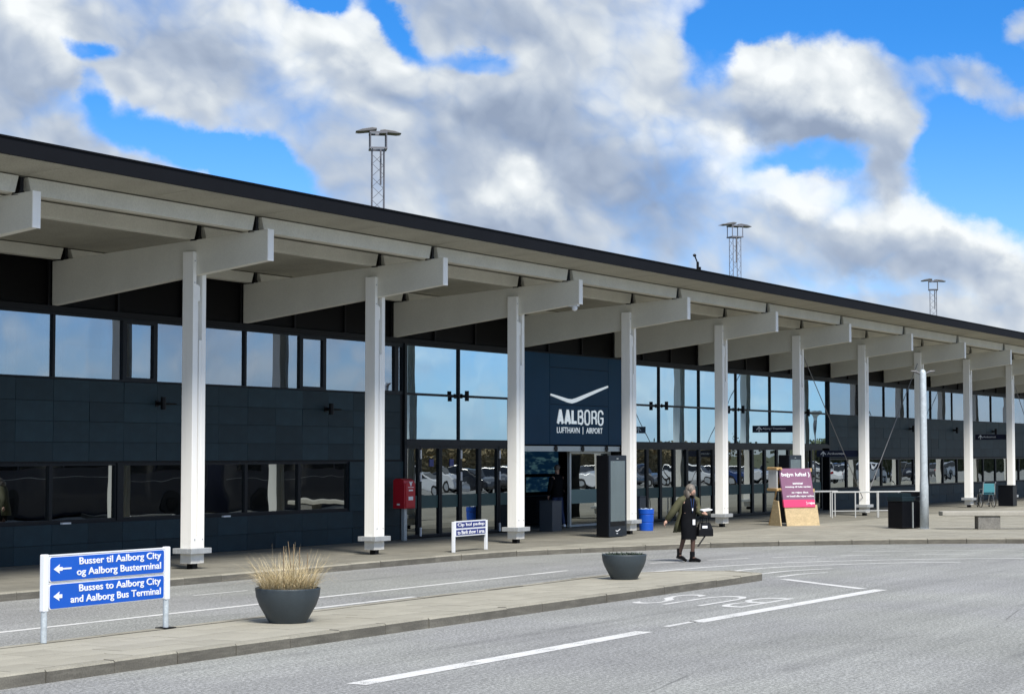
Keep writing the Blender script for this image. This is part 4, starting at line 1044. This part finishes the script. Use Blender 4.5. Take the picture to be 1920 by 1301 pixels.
# the walking woman: faces -Y (to the viewer), her right arm swings out to the viewer's left
W = thing('person', 'woman with grey hair in an open olive coat and black dress walking across the road', 'person', (8.78, -9.42, .005), radians(-34))
J = dict(pelvis=(0, 0, .84), waist=(0, .01, 1.0), chest=(0, .0, 1.18), neck=(0, -.02, 1.33), head0=(0, -.06, 1.40), head1=(.0, -.10, 1.50),
         shL=(-.15, .0, 1.27), elL=(-.30, .10, 1.05), wrL=(-.46, .12, .84), shR=(.15, 0, 1.27), elR=(.23, .0, 1.02), wrR=(.22, -.20, 1.00),
         hipL=(-.085, 0, .80), knL=(-.10, .05, .47), anL=(-.11, .20, .14), toL=(-.09, .09, .05), hipR=(.085, 0, .80), knR=(.06, -.06, .46), anR=(.06, -.03, .09), toR=(.12, -.17, .035))
E_ = [('pelvis', 'waist'), ('waist', 'chest'), ('chest', 'neck'), ('neck', 'head0'), ('head0', 'head1'), ('chest', 'shL'), ('shL', 'elL'), ('elL', 'wrL'), ('chest', 'shR'), ('shR', 'elR'), ('elR', 'wrR'),
      ('pelvis', 'hipL'), ('hipL', 'knL'), ('knL', 'anL'), ('anL', 'toL'), ('pelvis', 'hipR'), ('hipR', 'knR'), ('knR', 'anR'), ('anR', 'toR')]
Rr = dict(pelvis=(.14, .10), waist=(.12, .09), chest=(.13, .10), neck=.05, head0=(.065, .07), head1=(.075, .085), shL=.06, elL=.042, wrL=.028, shR=.06, elR=.042, wrR=.028, hipL=.085, knL=.055, anL=.035, toL=.03, hipR=.085, knR=.055, anR=.036, toR=.03)
skin_body('body', J, E_, Rr, body_mat(), W)
d_ = MB().loft([ell(0, 0, .46, .165, .135, wav=.02), ell(0, 0, .62, .175, .14), ell(0, .01, .84, .178, .135), ell(0, .01, 1.0, .145, .115), ell(0, -.005, 1.16, .165, .13), ell(0, -.01, 1.28, .14, .10), ell(0, -.02, 1.345, .07, .065)], caps=False)
d_.build('dress', M_DRESS, W, smooth=True)
co = MB(); a0, a1 = radians(-8), radians(200)
co.loft([ell(-.05, .10, .60, .25, .16, 22, a0, a1, False, .04), ell(-.03, .07, .78, .235, .165, 22, a0, a1, False, .03), ell(-.01, .03, 1.0, .20, .15, 22, a0, a1, False, .02), ell(0, .005, 1.2, .21, .14, 22, a0, a1, False), ell(0, .0, 1.29, .19, .115, 22, a0, a1, False), ell(0, -.005, 1.345, .135, .095, 22, a0, a1, False), ell(0, -.01, 1.385, .088, .08, 22, a0, a1, False)], closed=False)
co.tube([(-.09, 0, 1.295), (-.17, .02, 1.26), (-.30, .10, 1.05), (-.45, .12, .86)], [.07, .088, .078, .058], 10); co.tube([(.09, 0, 1.295), (.17, 0, 1.26), (.235, .0, 1.02), (.225, -.17, 1.0)], [.07, .088, .075, .057], 10)
o = co.build('coat', M_OLIVE, W, smooth=True); sd = o.modifiers.new('s', 'SOLIDIFY'); sd.thickness = .012
hr = MB().sphere((0, -.06, 1.485), (.103, .118, .112), 16, 10).sphere((-.072, -.065, 1.405), (.045, .075, .11), 12, 8).sphere((.080, -.06, 1.42), (.036, .07, .10), 12, 8).sphere((-.01, .02, 1.40), (.098, .065, .115), 14, 8).sphere((-.03, -.125, 1.50), (.07, .05, .06), 10, 6)
hr.build('hair', M_HAIR, W, smooth=True)
fc = MB().sphere((.015, -.13, 1.44), (.055, .05, .075), 12, 8).sphere((.015, -.185, 1.43), (.012, .016, .016), 8, 6).sphere((-.002, -.175, 1.455), (.010, .006, .005), 6, 4).sphere((.034, -.175, 1.455), (.010, .006, .005), 6, 4)
fc.build('face', M_SKIN, W, smooth=True)
hand((-.46, .12, .85), (-.5, .05, -.86), (.6, -.6, 0), M_SKIN, W); hand((.222, -.19, 1.0), (0, -1, -.05), (0, 0, -1), M_SKIN, W)
for (ax, ay, az_), (tx, ty, tz) in (((-.11, .20, .11), (-.085, .06, .0)), ((.06, -.03, .05), (.12, -.2, .0))):
    v = Vector((tx - ax, ty - ay, 0)).normalized() * .20; hz = .06 if az_ > .07 else 0.
    MB().tube([(ax, ay, az_ + .16), (ax, ay, az_ + .06), (ax - v.x * .1, ay - v.y * .1, max(az_ - .02, .04))], [.055, .052, .045], 10).tube([(ax - v.x * .25, ay - v.y * .25, .04 + hz), (ax + v.x * .5, ay + v.y * .5, .045 + hz * .5), (ax + v.x, ay + v.y, .03)], [.04, .042, .03], 10).box(ax - v.x * .3 - .02, ax - v.x * .3 + .02, ay - v.y * .3 - .02, ay - v.y * .3 + .02, hz, .04 + hz).build('boot', M_BOOT, W, smooth=False)
ly = MB(); stroke(ly, [(-.04, 1.30), (.0, 1.02), (.04, 1.30)], .012, -.142, -.138); ly.build('lanyard', mat('lanyard_blue', (.02, .05, .16), .5), W)
MB().box(-.03, .03, -.15, -.144, .90, 1.01).build('badge', M_SIGNW, W, (.03, 0, -.14))
MB().box(-.012, .012, -.15, -.144, 1.05, 1.10).build('badge', M_SIGNW, W)
ca, sa = cos(radians(-34)), sin(radians(-34))
def wl_(p): return (8.78 + ca * p[0] - sa * p[1], -9.42 + sa * p[0] + ca * p[1], p[2] + .005)
t = thing('handbag', 'black leather handbag hanging from the forearm of the walking woman', 'bag', wl_((.30, -.12, .52)), radians(-34))
MB().loft([[(-.18, -.07, 0), (.18, -.07, 0), (.18, .07, 0), (-.18, .07, 0)], [(-.17, -.075, .14), (.17, -.075, .14), (.17, .075, .14), (-.17, .075, .14)], [(-.13, -.03, .28), (.13, -.03, .28), (.13, .03, .28), (-.13, .03, .28)]]).build('bag_body', M_BAG, t, bevel=.02)
for y in (-.04, .04): MB().tube([(-.08, y, .27), (-.07, y, .38), (0, y, .45), (.07, y, .38), (.08, y, .27)], .011, 6).build('handle', M_BAG, t)
MB().box(-.10, .02, -.082, -.077, .17, .22).build('scarf', M_SIGNW, t)
t = tag(MB().box(-.12, .10, -.07, .07, -.012, .012).build('folder', M_SIGNW, None, wl_((.30, -.2, 1.065)), .004), 'white folder carried under the arm of the walking woman', 'folder'); t.rotation_euler = (radians(8), radians(-6), radians(-34))
t = tag(MB().tube([(0, 0, 0), (.20, .0, .24)], .016, 7).tube([(.2, 0, .24), (.26, 0, .31)], .011, 6).build('umbrella', M_BAG, None, wl_((.12, -.15, .32)), 0), 'folded black umbrella hanging below the black handbag', 'umbrella'); t.rotation_euler = (0, 0, radians(-34))

# man inside the entrance, turned away
Mn = thing('person', 'man in dark jacket and blue jeans walking inside the entrance opening', 'person', (21.35, .45, .125), radians(150))
J2 = dict(pelvis=(0, 0, .92), waist=(0, .01, 1.08), chest=(0, .0, 1.30), neck=(0, -.01, 1.48), head0=(0, -.02, 1.56), head1=(.0, -.03, 1.68),
          shL=(-.19, .0, 1.41), elL=(-.25, .02, 1.13), wrL=(-.24, -.10, .90), shR=(.19, 0, 1.41), elR=(.25, .02, 1.13), wrR=(.24, -.08, .90),
          hipL=(-.09, 0, .88), knL=(-.10, .05, .50), anL=(-.09, .20, .12), toL=(-.09, .12, .04), hipR=(.09, 0, .88), knR=(.09, -.08, .50), anR=(.09, -.10, .08), toR=(.10, -.24, .035))
R2 = dict(Rr); R2.update(pelvis=(.15, .11), waist=(.15, .11), chest=(.17, .12), shL=.07, shR=.07, hipL=.10, hipR=.10, knL=.07, knR=.07, anL=.05, anR=.05)
def jean_mat():
    m = bpy.data.materials.new('man_skin_and_jeans'); m.use_nodes = True; m.node_tree.nodes.clear(); t = NT(m.node_tree)
    b = t.node('ShaderNodeBsdfPrincipled'); o = t.node('ShaderNodeOutputMaterial'); t.l.new(b.outputs[0], o.inputs[0])
    z = t.sep(t.node('ShaderNodeTexCoord').outputs['Object'])[2]
    t.put(b.inputs['Base Color'], t.mix(t.ss(z, 1.0, 1.01), (.022, .04, .11, 1), (.46, .28, .20, 1))); b.inputs['Roughness'].default_value = .8
    return m
skin_body('body', J2, E_, R2, jean_mat(), Mn)
jk = MB().loft([ell(0, 0, .86, .19, .14), ell(0, .0, 1.08, .19, .14), ell(0, 0, 1.3, .21, .15), ell(0, -.005, 1.43, .18, .12), ell(0, -.01, 1.51, .075, .07)], caps=False)
for s_ in (-1, 1): jk.tube([(s_ * .18, 0, 1.41), (s_ * .26, .02, 1.13), (s_ * .245, -.08, .93)], [.085, .07, .055], 10)
jk.build('jacket', M_DRESS, Mn, smooth=True)
MB().sphere((0, -.01, 1.70), (.085, .10, .085), 14, 8).build('hair', M_HAIR, Mn, smooth=True)
for s_, v in ((-1, (.09, .16, .05)), (1, (.10, -.16, .035))): MB().tube([(s_ * v[0], v[1] + .10, v[2] + .01), (s_ * v[0], v[1], v[2]), (s_ * v[0], v[1] - .14, .03)], [.04, .045, .03], 8).build('shoe', M_SIGNW if s_ < 0 else M_BOOT, Mn)
for s_ in (-1, 1): hand((s_ * .24, -.09, .92), (0, -.3, -1), (-s_, 0, 0), M_SKIN, Mn)

# ------------------------------------------------------------------ forecourt opposite the terminal, seen mirrored in the glass
def make_car(paint):
    t = bpy.data.objects.new('parked_car', None); COL.objects.link(t); t.empty_display_size = .3
    prof = [(-2.12, .30), (-2.15, .62), (-2.05, .88), (-1.75, .95), (-1.15, 1.38), (-.4, 1.47), (.45, 1.42), (1.05, 1.0), (1.75, .88), (2.1, .70), (2.15, .45), (2.1, .28)]
    def ring(y, k):
        return [(x, y * (1 - .16 * max(0, (z - .92) / .55)) , z) for x, z in prof]
    n = len(prof); rings = []
    for y, s_ in ((-.86, .96), (-.80, 1.0), (.80, 1.0), (.86, .96)):
        rings.append([(x * (1 if abs(y) < .85 else .97), y * (1 - .18 * max(0, (z - .92) / .55)), z if abs(y) < .85 else .3 + (z - .3) * .93) for x, z in prof])
    body = MB().loft(rings).build('body', CARP['white'], t, bevel=.03); body.material_slots[0].link = 'OBJECT'; body.material_slots[0].material = paint
    for s_ in (-1, 1):
        yb, yt = .868, .735
        win = [(-1.55, .97), (-1.08, 1.33), (-.38, 1.40), (.40, 1.36), (.92, 1.0)]
        MB().add([(x, s_ * (.872 - (z - .97) * .30), z) for x, z in win], [tuple(range(5))]).build('side_window', M_CARGLASS, t)
        MB().box(1.95, 2.13, s_ * .55 - .16, s_ * .55 + .16, .62, .74).build('headlight', M_HEADL, t)
        MB().box(-2.16, -2.04, s_ * .62 - .12, s_ * .62 + .12, .66, .84).build('tail_lamp', M_TAIL, t)
        for x in (-1.3, 1.32):
            wv = MB().tube([(0, -.11, 0), (0, .11, 0)], .32, 20).build('wheel', M_RUBBER, t, (x, s_ * .80, .32))
            MB().tube([(0, -.115, 0), (0, .115, 0)], .20, 14).build('rim', M_GALV, wv)
    MB().add([(-1.78, -.66, .985), (-1.78, .66, .985), (-1.17, .60, 1.385), (-1.17, -.60, 1.385)], [(0, 1, 2, 3)]).build('rear_window', M_CARGLASS, t)
    MB().add([(.52, -.60, 1.395), (.52, .60, 1.395), (1.08, .68, 1.015), (1.08, -.68, 1.015)], [(0, 1, 2, 3)]).build('windscreen', M_CARGLASS, t)
    return t
cars = []
base_car = make_car(CARP['white'])
spots = [('white', 66, -33, 80), ('black', 70.5, -33, 92), ('silver', 75, -33.2, 88), ('white', 84, -33, 95), ('grey', 88.5, -33, 85), ('grey', 93, -33.4, 90), ('white', 102, -33, 88), ('blue', 106.5, -33, 92), ('white', 111, -33, 86), ('black', 120, -33, 90), ('white', 124.5, -33.2, 94), ('silver', 129, -33, 88),
         ('white', 112, -24.5, 15), ('white', 121, -26.5, 200), ('black', 133, -27, 170), ('grey', 146, -29, 10), ('white', 155, -31, 190), ('blue', 137, -34, 20)]
order = ['first', 'second', 'third', 'fourth', 'fifth', 'sixth', 'seventh', 'eighth', 'ninth', 'tenth', 'eleventh', 'twelfth']
for i, (cname, x, y, a) in enumerate(spots):
    c = base_car if i == 0 else copy_tree(base_car)
    c.location = (x, y, 0); c.rotation_euler = (0, 0, radians(a))
    for ch in c.children:
        if ch.name.startswith('body'): ch.material_slots[0].link = 'OBJECT'; ch.material_slots[0].material = CARP[cname]
    where = f'{order[i]} in the row across the road' if i < 12 else f'{order[i - 12]} car on the far lane'
    tag(c, f'parked {cname} hatchback, {where}, mirrored in the glass', 'car', 'parked cars mirrored in the glass')
def coach(x, y, a, lab):
    t = thing('coach', lab, 'coach', (x, y, 0), a, 'dark coaches mirrored in the lower windows')
    MB().box(-6, 6, -1.25, 1.25, .05, 3.4).build('body', M_COACH, t, bevel=.12)
    for k in range(5):
        for s_ in (-1, 1): MB().box(-5.4 + k * 2.15, -3.4 + k * 2.15, s_ * 1.255 - .01, s_ * 1.255 + .01, 1.65, 2.75).build('side_window', M_CARGLASS, t)
    for s_ in (-1, 1):
        MB().box(-5.7, 5.6, s_ * 1.256 - .008, s_ * 1.256 + .008, 1.33, 1.345).build('stripe', M_GALV, t)
        for xx in (-3.6, 3.9):
            wv = MB().tube([(xx, s_ * 1.1, .5), (xx, s_ * 1.27, .5)], .5, 20).build('wheel', M_RUBBER, t); MB().tube([(xx, s_ * 1.1, .5), (xx, s_ * 1.28, .5)], .28, 14).build('rim', M_BIN, wv)
    MB().box(5.98, 6.02, -1.1, 1.1, 1.2, 2.9).build('windscreen', M_CARGLASS, t)
    return t
coach(22.0, -19.55, 0, 'dark navy coach parked across the road, left one in the mirrored windows')
coach(35.2, -19.6, radians(.3), 'dark navy coach parked across the road, right one in the mirrored windows')
def leaf_block(name, lab, cat, x0, x1, y, dep, hgt, m, n, seed, grp):
    r = random.Random(seed); b = MB()
    t = thing(name, lab, cat, ((x0 + x1) / 2, y, -.02), 0, grp); L = x1 - x0
    MB().box(-L / 2, L / 2, -dep * .35, dep * .35, 0, hgt * .78).build('core', m, t)
    for i in range(n):
        x = r.uniform(-L / 2, L / 2); hh = hgt * (1 + .07 * sin(x * 1.3) + .05 * sin(x * 3.1 + seed))
        f = r.random()
        if f < .6: p = Vector((x, dep / 2 * r.uniform(.75, 1.08), r.uniform(.0, hh)))
        else: p = Vector((x, r.uniform(-dep / 2, dep / 2), hh * r.uniform(.88, 1.03)))
        s_ = r.uniform(.08, .20); u = Vector((r.gauss(0, 1), r.gauss(0, 1), r.gauss(0, 1))).normalized(); v = u.orthogonal().normalized()
        b.add([p - u * s_ - v * s_ * .6, p + u * s_ - v * s_ * .6, p + u * s_ + v * s_ * .6, p - u * s_ + v * s_ * .6], [(0, 1, 2, 3)])
    stuff(b.build('leaves', m, t))
leaf_block('hedge', 'long clipped beige beech hedge across the car park, mirrored in the hall glass', 'hedge', 88, 150, -52, 2.2, 2.7, M_HEDGE, 9000, 1, 'hedges beyond the car park')
leaf_block('hedge', 'olive green hedge at the far end of the car park, mirrored at the right', 'hedge', 152, 260, -44, 2.6, 3.4, M_HEDGEG, 11000, 2, 'hedges beyond the car park')
def tree(x, y, hgt, lab, seed):
    r = random.Random(seed); t = thing('tree', lab, 'tree', (x, y, -.05), 0, 'trees beyond the hedge')
    b = MB().tube([(0, 0, 0), (.1, .05, hgt * .3), (.0, .1, hgt * .62)], [.22, .17, .07], 8)
    tips = []
    for k in range(9):
        a = k * 2.4; p0 = Vector((.05, .05, hgt * (.26 + .035 * k))); p1 = p0 + Vector((cos(a), sin(a), 1.1)) * hgt * .22
        b.tube([p0, (p0 + p1) / 2 + Vector((0, 0, -.1)), p1], [.08, .05, .02], 5); tips.append(p1)
    b.build('trunk', M_BARK, t)
    c = MB()
    for i in range(1350):
        q = r.choice(tips) + Vector((r.gauss(0, 1), r.gauss(0, 1), r.gauss(0, 1))) * hgt * .10
        s_ = r.uniform(.10, .22); u = Vector((r.gauss(0, 1), r.gauss(0, 1), r.gauss(0, 1))).normalized(); v = u.orthogonal().normalized()
        c.add([q - u * s_, q + v * s_ * .6, q + u * s_, q - v * s_ * .6], [(0, 1, 2, 3)])
    stuff(c.build('crown', M_FOL, t))
for i, (x, y, hh) in enumerate(((92, -60, 2.9), (104, -62, 3.5), (118, -61, 3.1), (133, -63, 3.8), (150, -60, 3.3), (171, -58, 4.0))):
    tree(x, y, hh, f'sparse dark tree behind the hedge, {order[i]} along the car park, mirrored in the glass', 20 + i)
# low office house behind the car park
t = thing('house', 'low beige brick house behind the parked cars, mirrored in the doors', 'building', (74, -56, 0))
MB().box(-9, 9, -4, 4, 0, 3.0).build('wall', mat('beige_brick', (.36, .30, .22), .85, var=.12, vscale=2, fine=.15, fscale=12), t)
MB().prism([(-4.5, 3.0), (4.5, 3.0), (0, 4.6)], 'x', -9.4, 9.4).build('roof', mat('grey_roof', (.08, .08, .085), .8, var=.15, vscale=3), t)
for k in range(6):
    f = MB().box(-7.4 + k * 2.6, -6.2 + k * 2.6, 4.0, 4.05, .9, 2.2).build('window', M_STEELW, t); MB().box(-7.3 + k * 2.6, -6.3 + k * 2.6, 4.05, 4.06, 1.0, 2.1).build('pane', M_CARGLASS, f)
# street lamp that shows mirrored above the doors
def street_lamp(x, y, lab):
    t = thing('street_lamp', lab, 'street lamp', (x, y, 0), 0, 'street lamps mirrored in the hall glass')
    MB().lathe([(.08, 0), (.05, 4.2)], 10).build('pole', M_LAMP, t)
    MB().lathe([(.05, 4.15), (.12, 4.35), (.42, 4.62), (.45, 4.70), (.05, 4.72)], 16).build('lamp_head', M_GALV, t)
street_lamp(80.5, -15.5, 'cone topped street lamp mirrored in the glass right of the entrance')
street_lamp(118, -27.5, 'cone topped street lamp farther off, mirrored in the hall glass')
